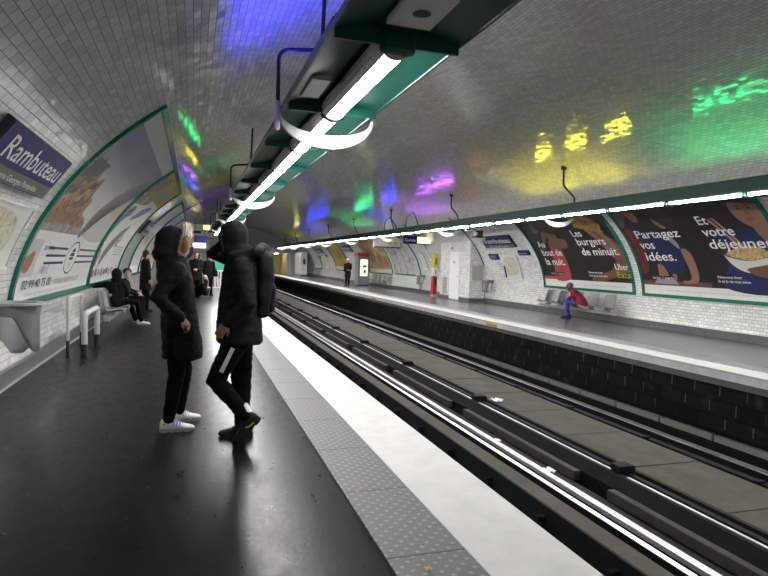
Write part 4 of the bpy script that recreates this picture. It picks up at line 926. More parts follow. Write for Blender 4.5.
def seat_row(xw, side, ys, labels, beam_label, z=0):
    """seats facing the track, hung on one beam"""
    global SEAT0
    x = xw-side*.30; y0, y1 = min(ys)-.5, max(ys)+.5
    rb = thing('seat_beam', beam_label, 'bench beam', (x, (y0+y1)/2, .0))
    obj('beam', box(NB(), -.05, .05, -(y1-y0)/2, (y1-y0)/2, .24, .33, bev=.008), GREY_METAL, rb)
    for yy in ys[::2]: obj('wall_arm', box(NB(), min(0, side*.24), max(0, side*.24), yy-.04-(y0+y1)/2, yy+.04-(y0+y1)/2, .22, .31), GREY_METAL, rb)
    for yy, lab in zip(ys, labels):
        if SEAT0 is None:
            t = thing('shell_seat', lab, 'seat'); obj('seat_shell', seat_shell_mesh(), SHELL, t, smooth=True)
            bm = NB(); box(bm, .10, .26, -.07, .07, .33, .375, bev=.008); obj('seat_mount', bm, GREY_METAL, t); SEAT0 = t
        else:
            t = copy_tree(SEAT0); t['label'] = lab
        t.location = (xw-side*.16+side*.02, yy, z); t.rotation_euler = (0, 0, pi if side > 0 else 0)
O5 = ['leftmost', 'second from the left', 'middle', 'second from the right', 'rightmost']
seat_row(11.72, 1, [17.5, 16.75, 16.0, 15.25, 14.5], ['pale grey shell seat, leftmost in the row under the midnight burgers poster', 'pale grey shell seat just left of the person in red', 'pale grey shell seat the person in red sits on', 'pale grey shell seat just right of the person in red', 'pale grey shell seat, rightmost in the row under the midnight burgers poster'], 'grey beam carrying the seats under the midnight burgers poster')
seat_row(11.72, 1, [37.9, 37.1, 36.3, 35.5], ['distant pale seat under the brown painting poster, %s of four' % q for q in ('leftmost', 'second', 'third', 'rightmost')], 'beam carrying the four seats under the brown painting poster')
seat_row(11.72, 1, [58.6, 57.6, 56.6], ['tiny far pale seat near the far white cabin, %s of three' % q for q in ('leftmost', 'middle', 'rightmost')], 'beam carrying the three tiny far seats')
seat_row(-1.84, -1, [12.9, 13.75, 14.65, 15.5, 16.4], ['grey shell seat nearest the hoop barriers on the left platform', 'grey shell seat under the person with the backpack on the bench', 'grey shell seat under the person in a beanie on the bench', 'grey shell seat just beyond the person in a beanie', 'grey shell seat beside the person standing by the left wall'], 'grey beam carrying the seats on the left platform')

# far end of the left platform
r = thing('overhead_cabin', 'light grey cabin spanning the far end of the near platform overhead', 'cabin', (.2, 35.4, 2.65))
obj('cabin_shell', box(NB(), -1.45, .85, -.6, 2.0, 0, .72, bev=.02), WHITE_METAL, r)
obj('black_slot', box(NB(), -.25, .22, -.62, -.6, .22, .36), DARK, r)
obj('lit_sign', box(NB(), .35, .8, -.64, -.6, .45, .68, bev=.01), mat('lit_yellow_sign', (.8, .7, .3), .4, emit=(1, .85, .3), estr=2.0), r)
obj('red_strip', box(NB(), -.9, .2, -.63, -.6, -.09, 0), mat('dull_red_strip', (.25, .06, .04), .5), r)
for x in (-1.38,):
    bm = NB(); box(bm, x-.07, x+.07, -.5, -.3, -2.65, 0); obj('support_post', bm, LIGHT_GREY, r)
bm = NB(); box(bm, .72, .84, 1.6, 1.85, -2.65, 0); obj('support_post', bm, LIGHT_GREY, r)
r = thing('exit_sign', 'blue hanging sign over a lit white panel beyond the near platform crowd', 'sign', (.1, 33.2, 2.12))
obj('blue_face', box(NB(), -.05, .62, -.05, .05, .22, .56, bev=.006), mat('bright_blue_sign', (.04, .04, .30), .35), r)
obj('lit_face', box(NB(), -.45, .55, -.05, .05, -.08, .18, bev=.006), mat('lit_white_sign', (.9, .9, .9), .4, emit=(.95, .97, 1), estr=1.6), r)
for x in (.0, .5):
    bm = NB(); tube(bm, [(x, 0, .5), (x, 0, 2.0)], .012, 8); obj('hanger_rod', bm, DARK, r, smooth=True)
r = thing('platform_gate', 'green and white barrier gate at the platform edge behind the man', 'gate', (1.35, 31.0, 0))
obj('green_panel', box(NB(), -.45, .45, -.03, .03, .95, 1.75, bev=.01), mat('sea_green_panel', (.03, .30, .20), .4), r)
bm = NB(); box(bm, -.45, .45, -.03, .03, .04, .10); box(bm, -.45, .45, -.03, .03, .88, .94)
obj('gate_frame', bm, WHITE_METAL, r)
for k in range(7): obj('gate_bar', box(NB(), -.44+.135*k, -.37+.135*k, -.02, .02, .10, .88), WHITE_METAL, r)
for x in (-.42, .42): obj('gate_foot', box(NB(), x-.04, x+.04, -.15, .15, 0, .04), GREY_METAL, r)
boxo('wall_left_end', (-2.1, 1.9, 47.0, 47.2, 0, 4.6), mat('pale_end_wall', (.62, .62, .62), .4), kind='structure')

# ------------------------------------------------------------------ people
SKIN_D = mat('skin_brown', (.20, .095, .06), .5); SKIN_L = mat('skin_light', (.50, .30, .22), .5)
CLOTH_K = mat('black_padded_cloth', (.0065, .0065, .0068), .8, spec=.14, bump=.25, bscale=24)
CLOTH_K2 = mat('black_jersey', (.0028, .0028, .003), .85, spec=.08, bump=.15, bscale=40)
CLOTH_G = mat('charcoal_cloth', (.008, .008, .009), .8, spec=.12, bump=.2, bscale=30)
HAIRK = mat('black_hair', (.008, .007, .006), .5)
SHOEW = mat('white_trainer', (.62, .62, .63), .5, bump=.2, bscale=80); SOLEG = mat('grey_sole', (.22, .22, .25), .4)
SHOEK = mat('black_trainer', (.006, .006, .006), .6, spec=.2); SOLEK = mat('black_sole', (.007, .007, .007), .6, spec=.2)
def hand(bm, wr, d, n, r=.0085, curl=.5, L=1.0, thumb=1):
    d = Vector(d).normalized(); n = (Vector(n)-d*Vector(n).dot(d)).normalized(); sd = d.cross(n)*thumb; wr = Vector(wr)
    rot = Matrix((d, sd, n)).transposed()
    ball(bm, wr+d*.045*L, (.055*L, .040*L, .017*L), rot, 14)
    for i, ln in enumerate((.9, 1.05, 1.0, .8)):
        p = wr+d*.082*L+sd*(.030-.020*i)*L; a = 0; pts = [p-d*.02]; cd = d+sd*(.08-.05*i); cd.normalize()
        for k, sl in enumerate((.040, .027, .022)):
            a += curl*(.8, 1.0, .8)[k]; v = cd*cos(a)+n*sin(a); pts.append(pts[-1]+v*sl*ln*L+(d*.02 if k == 0 else Vector()))
        tube(bm, pts, [r*1.05*L, r*L, r*.92*L, r*.8*L], 8)
    p = wr+d*.022*L+sd*.030*L; v = (d*.75+sd*.65+n*.25).normalized(); v2 = (d*.95+sd*.15+n*.45*max(.4, curl)).normalized()
    tube(bm, [p-v*.012, p+v*.036*L, p+v*.036*L+v2*.030*L], [.012*L, .0105*L, .0085*L], 8)
def head(bm, c, f, s=1.0):
    c = Vector(c); f = Vector(f).normalized(); u = Vector((0, 0, 1)); l = u.cross(f).normalized(); u = f.cross(l)
    rot = Matrix((f, l, u)).transposed()
    ball(bm, c+u*.02*s, (.098*s, .077*s, .108*s), rot, 20)
    ball(bm, c+f*.022*s-u*.055*s, (.070*s, .058*s, .070*s), rot, 16)
    ball(bm, c+f*.072*s-u*.098*s, (.022*s, .026*s, .018*s), rot, 10)                 # chin
    tube(bm, [c+f*.088*s+u*.018*s, c+f*.108*s-u*.018*s], [.009*s, .014*s], 8)          # nose
    for k in (-1, 1):
        ball(bm, c+l*.079*s*k-f*.005*s-u*.005*s, (.018*s, .009*s, .031*s), rot, 8)      # ear
        ball(bm, c+f*.082*s+l*.030*s*k+u*.030*s, (.014*s, .022*s, .008*s), rot, 8)      # brow
    ball(bm, c+f*.088*s-u*.058*s, (.012*s, .024*s, .007*s), rot, 8); ball(bm, c+f*.086*s-u*.070*s, (.012*s, .020*s, .008*s), rot, 8)
    return f, l, u
def face_parts(c, f, s, parent, brow=HAIRK):
    c = Vector(c); f = Vector(f).normalized(); l = Vector((0, 0, 1)).cross(f).normalized(); u = f.cross(l); rot = Matrix((f, l, u)).transposed()
    for k in (-1, 1):
        bm = NB(); ball(bm, c+f*.086*s+l*.030*s*k+u*.012*s, (.010*s, .013*s, .008*s), rot, 10); e = obj('eye', bm, mat('eye_white', (.7, .7, .68), .2), parent, smooth=True)
        bm = NB(); ball(bm, c+f*.0935*s+l*.030*s*k+u*.012*s, (.004*s, .0065*s, .0065*s), rot, 8); obj('iris', bm, mat('iris_dark', (.02, .012, .008), .2), e, smooth=True)
    bm = NB(); ball(bm, c+f*.095*s-u*.064*s, (.006*s, .022*s, .006*s), rot, 10); obj('lips', bm, mat('lips', (.28, .10, .08), .4), parent, smooth=True)
def body(J, parent, skin, vox=.007, hands=True, s=1.0):
    bm = NB()
    tube(bm, [J['pelvis'], J['chest'], J['neck']], [.115, .11, .05], 16); tube(bm, [J['neck'], Vector(J['head'])-Vector((0, 0, .03))], .053, 12)
    tube(bm, [J['shL'], J['neck'], J['shR']], [.042, .05, .042], 12)
    tube(bm, [J['hipL'], J['hipR']], .10, 12)
    head(bm, J['head'], J['face'], J.get('hs', 1.0))
    for k in 'LR':
        tube(bm, [J['sh'+k], J['el'+k], J['wr'+k]], [.046, .037, .027], 12)
        hand(bm, J['wr'+k], J['ha'+k], J['hn'+k], curl=J.get('curl'+k, .45), thumb=J.get('th'+k, 1 if k == 'L' else -1))
        tube(bm, [J['hip'+k], J['kn'+k], J['an'+k]], [.088, .056, .036], 12)
        a = Vector(J['an'+k]); t = Vector(J['to'+k]); m_ = a*.5+t*.5; tube(bm, [a, m_-Vector((0, 0, .018)), m_+(t-a)*.12-Vector((0, 0, .022))], [.034, .020, .015], 10)
    return fuse('body', bm, skin, parent, vox, 4)
def shoe(name, an, toe, parent, up, sole, low=.0, L=.285, lace=None, stripe=None):
    """a trainer: ankle and toe tip in body space; upper, sole, collar"""
    an, toe = Vector(an), Vector(toe); f = (toe-an); hgt = 0
    # the foot's frame: heel under the ankle, sole along the ankle-to-toe line
    z0 = Vector((0, 0, 1)); f = low.normalized() if isinstance(low, Vector) else Vector((f.x, f.y, 0)).normalized()
    l = z0.cross(f); l = l.normalized() if l.length > .1 else Vector((0, 1, 0)); u = f.cross(l)
    M_ = Matrix((f, l, u)).transposed().to_4x4()
    heel = toe-f*L; M_.translation = heel
    prof = [(-.004, .024, .035, .075), (.012, .036, .037, .112), (.05, .040, .038, .110), (.085, .041, .038, .104), (.12, .042, .033, .098), (.155, .045, .028, .080), (.20, .049, .028, .062), (.24, .046, .024, .052), (.27, .034, .02, .042), (L, .012, .016, .028)]
    bm = NB(); n = 16; rows = []
    for x, w, cz, top in prof:
        rows.append([bm.verts.new(M_ @ Vector((x, w*cos(2*pi*k/n), .012+max(0, top-.012)*(.5+.5*sin(2*pi*k/n))))) for k in range(n)])
    for a, b in zip(rows, rows[1:]):
        for k in range(n): bm.faces.new((a[k], a[(k+1) % n], b[(k+1) % n], b[k]))
    bm.faces.new(rows[0][::-1]); bm.faces.new(rows[-1]); bmesh.ops.recalc_face_normals(bm, faces=bm.faces)
    o = obj(name, bm, up, parent, smooth=True)
    bm = NB(); rows = []
    for x, w, cz, z0_ in [(-.008, .030, 0, .006), (.02, .043, 0, 0), (.055, .044, 0, 0), (.065, .044, 0, .012), (.075, .044, 0, 0), (.115, .045, 0, 0), (.125, .046, 0, .013), (.135, .047, 0, 0), (.175, .051, 0, 0), (.185, .052, 0, .012), (.195, .052, 0, 0), (.245, .048, 0, .0), (L-.005, .022, 0, .012)]:
        rows.append([bm.verts.new(M_ @ Vector((x, y, z))) for y, z in ((-w, z0_), (w, z0_), (w, .032), (-w, .032))])
    for a, b in zip(rows, rows[1:]):
        for k in range(4): bm.faces.new((a[k], a[(k+1) % 4], b[(k+1) % 4], b[k]))
    bm.faces.new(rows[0][::-1]); bm.faces.new(rows[-1]); bmesh.ops.recalc_face_normals(bm, faces=bm.faces); obj('sole', bm, sole, o)
    if lace:
        bm = NB()
        for i in range(4):
            x = .115+.022*i; zt = .104-.013*i; tube(bm, [M_ @ Vector((x-.006, -.046, zt-.040)), M_ @ Vector((x, -.03, zt-.010)), M_ @ Vector((x+.004, 0, zt+.002)), M_ @ Vector((x, .03, zt-.010)), M_ @ Vector((x-.006, .046, zt-.040))], .0075, 6)
        tube(bm, [M_ @ Vector((.11, .0, .10)), M_ @ Vector((.098, -.006, .135)), M_ @ Vector((.088, .0, .150))], .014, 8)
        obj('laces', bm, lace, o, smooth=True)
    if up is SHOEW:
        bm = NB(); ball(bm, M_ @ Vector((.03, -.036, .075)), (.010, .005, .010), None, 8); obj('heel_dot', bm, mat('orange_dot', (.5, .18, .06), .5), o)
    if stripe:
        for k in (-1, 1):
            bm = NB(); pts = [(.045, .040, .036), (.09, .041, .040), (.145, .038, .064), (.158, .034, .062), (.10, .0445, .030), (.05, .043, .026)]
            f_ = bm.faces.new([bm.verts.new(M_ @ Vector((a, b*k*1.08, c))) for a, b, c in pts]); bmesh.ops.solidify(bm, geom=[f_], thickness=.004); obj('side_stripe', bm, stripe, o)
    return o
def trousers(J, parent, m, r=(.112, .078, .058), vox=.012, wr=.006):
    bm = NB(); tube(bm, [Vector(J['pelvis'])+Vector((0, 0, .06)), J['pelvis']], .15, 16); tube(bm, [J['hipL'], J['hipR']], .115, 14)
    for k in 'LR':
        a, kn = Vector(J['an'+k]), Vector(J['kn'+k]); e = a-(kn-a).normalized()*.0
        tube(bm, [J['hip'+k], kn, e], [r[0], r[1], r[2]], 14)
    return fuse('trousers', bm, m, parent, vox, 6, wr, (16, 16, 26))
def jacket(J, rings, parent, m, name='coat', vox=.012, sl=(.082, .070, .052), wr=.007, extra=None, power=2.2):
    bm = NB(); loft(bm, rings, 28, power)
    for k in 'LR':
        w, e = Vector(J['wr'+k]), Vector(J['el'+k])
        tube(bm, [J['sh'+k], e, w+(e-w).normalized()*.015], list(J.get('sl'+k, sl)), 14)
    if extra: extra(bm)
    return fuse(name, bm, m, parent, vox, 7, wr, (11, 11, 20))
def cyl_sleeve(name, a, b, r0, r1, m, parent):
    bm = NB(); tube(bm, [a, b], [r0, r1], 14); return obj(name, bm, m, parent, smooth=True)

# woman in the fur-trimmed parka
P = thing('person', 'person in a long black parka with cream fur hood trim and white trainers', 'person', (-.13, 5.56, 0), radians(12))
J = dict(pelvis=(.02, 0, .88), chest=(-.005, 0, 1.27), neck=(-.01, 0, 1.46), head=(.03, 0, 1.615), face=(1, .1, -.05),
         shL=(-.01, .165, 1.39), elL=(.13, .22, 1.13), wrL=(.235, .03, 1.235), haL=(.35, -.55, .75), hnL=(-.8, -.2, .3), curlL=.75,
         shR=(-.03, -.165, 1.39), elR=(-.195, -.225, 1.165), wrR=(-.005, -.235, .985), haR=(.75, .05, -.65), hnR=(-.4, .6, -.5), curlR=.8,
         hipL=(.03, .09, .86), hipR=(.0, -.09, .86), knL=(.10, .10, .48), knR=(-.01, -.11, .48), anL=(.07, .17, .10), anR=(-.07, -.12, .10), toL=(.26, .19, .03), toR=(.13, -.14, .03))
body(J, P, SKIN_D,   .0065); trousers(J, P, CLOTH_K2, (.10, .072, .052))
jacket(J, [(.060, 0, .615, .165, .20), (.062, 0, .63, .172, .205), (.055, 0, .75, .168, .208), (.035, 0, .90, .160, .205), (.02, 0, 1.05, .145, .19), (.01, 0, 1.2, .138, .185), (-.02, 0, 1.34, .148, .19), (-.035, 0, 1.43, .135, .175), (-.035, 0, 1.50, .125, .14), (-.03, 0, 1.56, .105, .11)], P, CLOTH_K, wr=.011)
bm = NB(); ball(bm, (-.055, 0, 1.62), (.135, .125, .158), None, 24); ball(bm, (-.09, 0, 1.53), (.12, .14, .09)); ball(bm, (.0, 0, 1.50), (.09, .10, .07)); fuse('hood', bm, CLOTH_K, P, .012, 6, .006, (12, 12, 12))
def fur(name, m, R0, R1, th, cnt, c, tilt, seed, dx=0):
    rnd = random.Random(seed); bm = NB(); q = Matrix.Rotation(tilt, 3, 'Y'); n = 40; pts = []
    for k in range(n+1):
        a = 2*pi*k/n; pts.append(Vector(c)+q @ Vector((dx, R0*cos(a), R1*sin(a))))
    tube(bm, pts, th, 10, cap=False)
    for i in range(cnt):
        a = rnd.uniform(0, 2*pi); b = rnd.uniform(0, 2*pi); base = Vector(c)+q @ Vector((dx, R0*cos(a), R1*sin(a)))
        rad = q @ Vector((0, cos(a)*R1, sin(a)*R0)).normalized(); fw = q @ Vector((1, 0, 0))
        d = (rad*cos(b)+fw*sin(b)+Vector((rnd.uniform(-.4, .4), rnd.uniform(-.4, .4), rnd.uniform(-.5, .3)))).normalized(); p = base+d*th*.7
        e = p+d*rnd.uniform(.02, .038); u, v = perp(d); w = .0035
        vs = [bm.verts.new(p+u*w), bm.verts.new(p-u*.5*w+v*w), bm.verts.new(p-u*.5*w-v*w), bm.verts.new(e)]
        for t in ((0, 1, 3), (1, 2, 3), (2, 0, 3)): bm.faces.new([vs[x] for x in t])
    return obj(name, bm, m, P)
fur('fur_trim', mat('cream_fur', (.62, .55, .42), .9),   .118, .135, .040, 1700, (.045, -.01, 1.635), radians(14), 3)
fur('fur_trim_core', mat('tawny_fur', (.30, .16, .085), .9), .134, .082, .033, 700, (.030, -.026, 1.625), radians(14), 5, .012)
bm = NB(); ball(bm, (.085, .005, 1.56), (.055, .062, .062), None, 16); ball(bm, (.06, .005, 1.53), (.06, .07, .05), None, 16); fuse('face_mask', bm, CLOTH_K2, P, .008, 4)
bm = NB(); ball(bm, (.03, 0, 1.655), (.105, .088, .10), None, 18); ball(bm, (.09, -.062, 1.60), (.03, .016, .09)); fuse('hair', bm, HAIRK, P, .008, 3)
shoe('trainer', J['anR'], (.145, -.15, 0), P, SHOEW, SOLEG, lace=mat('violet_lace', (.25, .25, .55), .5)); shoe('trainer', J['anL'], (.275, .20, 0), P, SHOEW, SOLEG, lace=SHOEW)
bm = NB(); tube(bm, [(.255, .01, 1.17), (.262, .0, 1.245)], [.030, .034], 14, cap=False); 
cup = obj('dark_tumbler', bm, mat('tumbler_black', (.015, .015, .015), .3), None, smooth=True); cup.location = P.matrix_world.translation
bpy.context.view_layer.update(); cup.matrix_world = P.matrix_world.copy(); tag(cup, 'small dark tumbler held by the person in the fur-trimmed hood', 'cup')

# man with the backpack
P = thing('person', 'person in black hooded coat and track trousers, one heel raised, facing the fur hood', 'person', (.40, 5.05, 0), radians(174))
J = dict(pelvis=(.03, 0, .90), chest=(.02, 0, 1.32), neck=(.04, 0, 1.51), head=(.085, 0, 1.665), face=(1, -.1, -.12),
         shL=(.01, .185, 1.44), elL=(-.055, .265, 1.16), wrL=(.115, .225, .995), haL=(.55, -.02, -.8), hnL=(-.3, -.9, 0), curlL=.6,
         shR=(.04, -.185, 1.47), elR=(.275, -.13, 1.545), wrR=(.175, -.035, 1.62), slR=(.07, .050, .040), haR=(-.75, .25, .45), hnR=(-.2, .5, -.6), curlR=.5,
         hipL=(.02, .10, .88), hipR=(.02, -.09, .88), knL=(.195, .13, .525), knR=(.0, -.10, .48), anL=(-.055, .15, .235), anR=(-.01, -.12, .10), toL=(.01, .16, .04), toR=(.17, -.14, .03))
body(J, P, SKIN_D,   .0065); tr = trousers(J, P, CLOTH_K2, (.112, .086, .058), wr=.008)
jacket(J, [(.02, 0, .815, .182, .215), (.02, 0, .83, .188, .222), (.025, 0, 1.0, .182, .220), (.025, 0, 1.17, .165, .21), (.02, 0, 1.30, .155, .21), (.012, 0, 1.43, .148, .205), (.005, 0, 1.50, .12, .17), (.03, 0, 1.56, .10, .115)], P, CLOTH_K, wr=.009,
       extra=lambda bm: (tube(bm, [(-.10, -.14, 1.56), (-.15, 0, 1.585), (-.10, .14, 1.56)], [.05, .062, .05], 12), tube(bm, [(.08, .13, 1.53), (-.10, .14, 1.56)], .042, 10)))
bm = NB(); ball(bm, (.080, 0, 1.685), (.120, .108, .140), None, 24); ball(bm, (.05, 0, 1.57), (.115, .115, .09)); ball(bm, (.12, 0, 1.60), (.075, .09, .09)); fuse('hood', bm, CLOTH_G, P, .011, 6, .006, (13, 13, 10))
bm = NB(); tube(bm, arcpts([(.165, -.085, 1.57), (.19, -.07, 1.69), (.15, 0, 1.80), (.19, .07, 1.69), (.165, .085, 1.57)], .07, 6), .016, 8); obj('hood_hem', bm, CLOTH_K, P, smooth=True)
shoe('trainer', J['anR'], (.185, -.15, 0), P, SHOEK, SOLEK, lace=SHOEK, stripe=mat('bronze_stripe', (.4, .2, .10), .4))
low = Vector((.70, .02, -.70)).normalized()
shoe('trainer', J['anL'], (.035, .165, .012), P, SHOEK, SOLEK, low=low, lace=SHOEK, stripe=mat('yellow_stripe', (.75, .62, .03), .4))
cyl_sleeve('sock', (-.075, .152, .215), (-.035, .146, .305),   .042, .044, SHOEW, P); cyl_sleeve('sock', (-.012, -.12, .085), (-.008, -.118, .15), .047, .047, SHOEW, P)
# white flash down the thigh, laid on the trouser leg
a, b = Vector((.062, .215, .80)), Vector((.150, .218, .61)); dirv = (b-a).normalized(); wdt = Vector((0, 1, 0)).cross(dirv).normalized()*.016
bm = NB(); f = bm.faces.new([bm.verts.new(p) for p in (a-wdt, a+wdt, b+wdt, b-wdt)]); bmesh.ops.subdivide_edges(bm, edges=bm.edges, cuts=6, use_grid_fill=True)
o = obj('thigh_flash', bm, mat('flash_grey', (.42, .42, .42), .5), P); sw = o.modifiers.new('sw', 'SHRINKWRAP'); sw.target = tr; sw.offset = .004; sw.wrap_method = 'PROJECT'; sw.use_project_y = True; sw.use_negative_direction = True; sw.use_positive_direction = True
so = o.modifiers.new('so', 'SOLIDIFY'); so.thickness = .004
def backpack(label, loc, rz, s=1.0, logo=False):
    b = thing('backpack', label, 'backpack', loc, rz)
    bm = NB(); loft(bm, [(-.045*s, 0, 0, .03*s, .11*s), (-.055*s, 0, .02*s, .055*s, .14*s), (-.065*s, 0, .2*s, .07*s, .15*s), (-.07*s, 0, .38*s, .072*s, .145*s), (-.065*s, 0, .49*s, .06*s, .12*s), (-.05*s, 0, .54*s, .03*s, .07*s)], 28, 2.8)
    fuse('main_pocket', bm, CLOTH_G, b, .011, 6, .009, (9, 9, 12))
    bm = NB(); loft(bm, [(-.11*s, 0, .04*s, .02*s, .09*s), (-.118*s, 0, .06*s, .03*s, .115*s), (-.128*s, 0, .22*s, .028*s, .115*s), (-.125*s, 0, .27*s, .015*s, .09*s)], 24, 3); fuse('front_pocket', bm, CLOTH_K, b, .010, 5, .005)
    for k in (-1, 1):
        bm = NB(); tube(bm, arcpts([(-.03*s, .09*k*s, .50*s), (.06*s, .115*k*s, .52*s), (.20*s, .12*k*s, .36*s)], .06), .015*s, 8); obj('shoulder_strap', bm, CLOTH_G, b, smooth=True)
    bm = NB(); tube(bm, arcpts([(-.05*s, -.03*s, .51*s), (-.06*s, -.03*s, .56*s), (-.06*s, .03*s, .56*s), (-.05*s, .03*s, .51*s)], .02), .008*s, 8); obj('grab_handle', bm, CLOTH_G, b, smooth=True)
    if logo:
        bm = NB(); tube(bm, [(-.165*s, 0, .25*s), (-.14*s, 0, .25*s)], .034*s, 16, cap=False); q = obj('round_badge', bm, mat('badge_white', (.6, .6, .6), .5), b)
        bm = NB(); tube(bm, [(-.168*s, 0, .25*s), (-.16*s, 0, .25*s)], .016*s, 12, cap=False); obj('badge_centre', bm, mat('badge_red', (.5, .04, .03), .5), q)
    else:
        bm = NB(); box(bm, -.145*s, -.13*s, -.10*s, .10*s, .335*s, .345*s); obj('zip', bm, GREY_METAL, b)
    return b
backpack('black backpack worn by the person with one heel raised', (.40+.105, 5.05-.01, 1.03), radians(174), 1.04)

def simple_person(label, loc, rz, J, coat, rings, skin=SKIN_L, top='hair', tm=HAIRK, legs=CLOTH_K2, shoe_m=(SHOEK, SOLEK), vox=.014, lr=(.10, .075, .06), sl=(.075, .062, .046), eyes=True, power=2.2):
    p = thing('person', label, 'person', loc, rz)
    body(J, p, skin, .009 if vox < .013 else .012); trousers(J, p, legs, lr, vox); jacket(J, rings, p, coat, 'coat', vox, sl, .006, power=power)
    c = Vector(J['head']); f = Vector(J['face']).normalized()
    if top == 'hair':
        bm = NB(); ball(bm, c-f*.018+Vector((0, 0, .038)), (.098, .088, .105), None, 16); ball(bm, c-f*.05-Vector((0, 0, .03)), (.055, .075, .075)); fuse('hair', bm, tm, p, .012, 3)
    elif top == 'beanie':
        bm = NB(); ball(bm, c-f*.014+Vector((0, 0, .062)), (.104, .092, .092), None, 16); fuse('beanie', bm, tm, p, .012, 3)
    elif top == 'hood':
        bm = NB(); ball(bm, c-f*.025+Vector((0, 0, .025)), (.118, .11, .135), None, 16); ball(bm, c-f*.05-Vector((0, 0, .09)), (.11, .12, .07)); fuse('hood', bm, tm, p, .014, 4)
    if eyes: face_parts(c, f, 1, p)
    for k in 'LR':
        a, t = Vector(J['an'+k]), Vector(J['to'+k]); d = Vector((t.x-a.x, t.y-a.y, 0)).normalized(); e = a+d*.19
        shoe('shoe', a, (e.x, e.y, max(0, a.z-.10)), p, shoe_m[0], shoe_m[1])
    return p
def stand(h=1.72, face=(1, 0, 0), st=.09, armf=.0, armL=None, armR=None, lean=0, step=.0):
    s = h/1.75
    S = lambda x, y, z: (x*s, y*s, z*s)
    J = dict(pelvis=S(0, 0, .92), chest=S(lean*.5, 0, 1.32), neck=S(lean, 0, 1.49), head=S(lean+.03, 0, 1.635), face=face, hs=s,
             shL=S(lean, .18, 1.42), elL=S(armf*.4-.02, .24, 1.15), wrL=S(armf+.06, .20, .93), haL=(.4, 0, -.9), hnL=(0, -1, 0),
             shR=S(lean, -.18, 1.42), elR=S(armf*.4-.02, -.24, 1.15), wrR=S(armf+.06, -.20, .93), haR=(.4, 0, -.9), hnR=(0, 1, 0),
             hipL=S(0, .09, .88), hipR=S(0, -.09, .88), knL=S(.02+step, st+.01, .48), knR=S(.02-step*.5, -st-.01, .48), anL=S(step, st+.02, .10), anR=S(-step, -st-.02, .10), toL=S(step+.16, st+.05, .03), toR=S(-step+.16, -st-.05, .03))
    if armL: J.update(elL=S(*armL[0]), wrL=S(*armL[1]), haL=armL[2])
    if armR: J.update(elR=S(*armR[0]), wrR=S(*armR[1]), haR=armR[2])
    return J
def coat_rings(h, hem=.75, w=1.0, lean=0):
    s = h/1.75; return [(0, 0, hem*s, .155*w*s, .20*w*s), (0, 0, (hem+.02)*s, .16*w*s, .205*w*s), (0, 0, 1.0*s, .15*w*s, .195*w*s), (lean*.3, 0, 1.15*s, .135*w*s, .18*w*s), (lean*.6, 0, 1.32*s, .135*w*s, .195*w*s), (lean, 0, 1.43*s, .115*w*s, .17*w*s), (lean, 0, 1.50*s, .085*s, .10*s), (lean, 0, 1.53*s, .075*s, .08*s)]
def sit(lean=.05, face=(1, 0, 0), knee=.48, ft=.50, head_fwd=.06, armL=None, armR=None, sp=.11):
    J = dict(pelvis=(0, 0, .48), chest=(lean*.6, 0, .77), neck=(lean, 0, .94), head=(lean+head_fwd, 0, 1.075), face=face,
             shL=(lean, .17, .88), elL=(lean+.08, .23, .70), wrL=(.32, .12, .62), haL=(1, -.2, -.2), hnL=(0, -.3, -1), shR=(lean, -.17, .88), elR=(lean+.08, -.23, .70), wrR=(.32, -.12, .62), haR=(1, .2, -.2), hnR=(0, .3, -1),
             hipL=(0, .10, .47), hipR=(0, -.10, .47), knL=(.43, sp, .51), knR=(.43, -sp, .51), anL=(ft, sp, .10), anR=(ft, -sp, .10), toL=(ft+.16, sp+.02, .03), toR=(ft+.16, -sp-.02, .03))
    if armL: J.update(elL=armL[0], wrL=armL[1], haL=armL[2])
    if armR: J.update(elR=armR[0], wrR=armR[1], haR=armR[2])
    return J
def sit_rings(lean, w=1): return [(0, 0, .39, .14*w, .17*w), (0, 0, .41, .155*w, .185*w), (.01, 0, .53, .155*w, .185*w), (lean*.5, 0, .66, .14*w, .18*w), (lean*.9, 0, .80, .135*w, .19*w), (lean, 0, .89, .115*w, .165*w), (lean, 0, .955, .08*w, .10*w), (lean, 0, .985, .07, .075)]
# seated pair on the left bench
J = sit(.04, (1, .3, -.1), ft=.47, armL=((-.05, .34, .86), (-.10, .56, .82), (-.3, .9, -.1)))
J.update(knL=(.33, -.20, .50), knR=(.20, -.40, .50), anL=(.34, -.34, .10), anR=(.20, -.50, .10), toL=(.36, -.50, .03), toR=(.22, -.66, .03))
simple_person('person on the left bench seen from behind, arm stretched along the seats', (-1.58, 14.05, 0), radians(78), J, CLOTH_K, sit_rings(.04), top='hood', tm=CLOTH_K, shoe_m=(SHOEW, SOLEG), eyes=False)
backpack('black backpack with a small round red and white badge on the bench sitter', (-1.58-.035, 14.05-.105, .45), radians(78), .86, True)
J = sit(.06, (.45, -.9, -.12), ft=.42, armL=((.12, .23, .70), (.34, .03, .66), (.6, -.7, 0)), armR=((.12, -.23, .70), (.36, -.02, .62), (.6, .7, 0)))
simple_person('person in a black beanie on the left bench, face turned to the camera', (-1.55, 15.05, 0), radians(-8), J, CLOTH_K, sit_rings(.06), top='beanie', tm=HAIRK, lr=(.12, .095, .085))
simple_person('person in black standing by the left wall beyond the bench', (-1.22, 17.6, 0), radians(20), stand(1.66), CLOTH_K, coat_rings(1.66, .62), top='hair', tm=HAIRK, eyes=False)
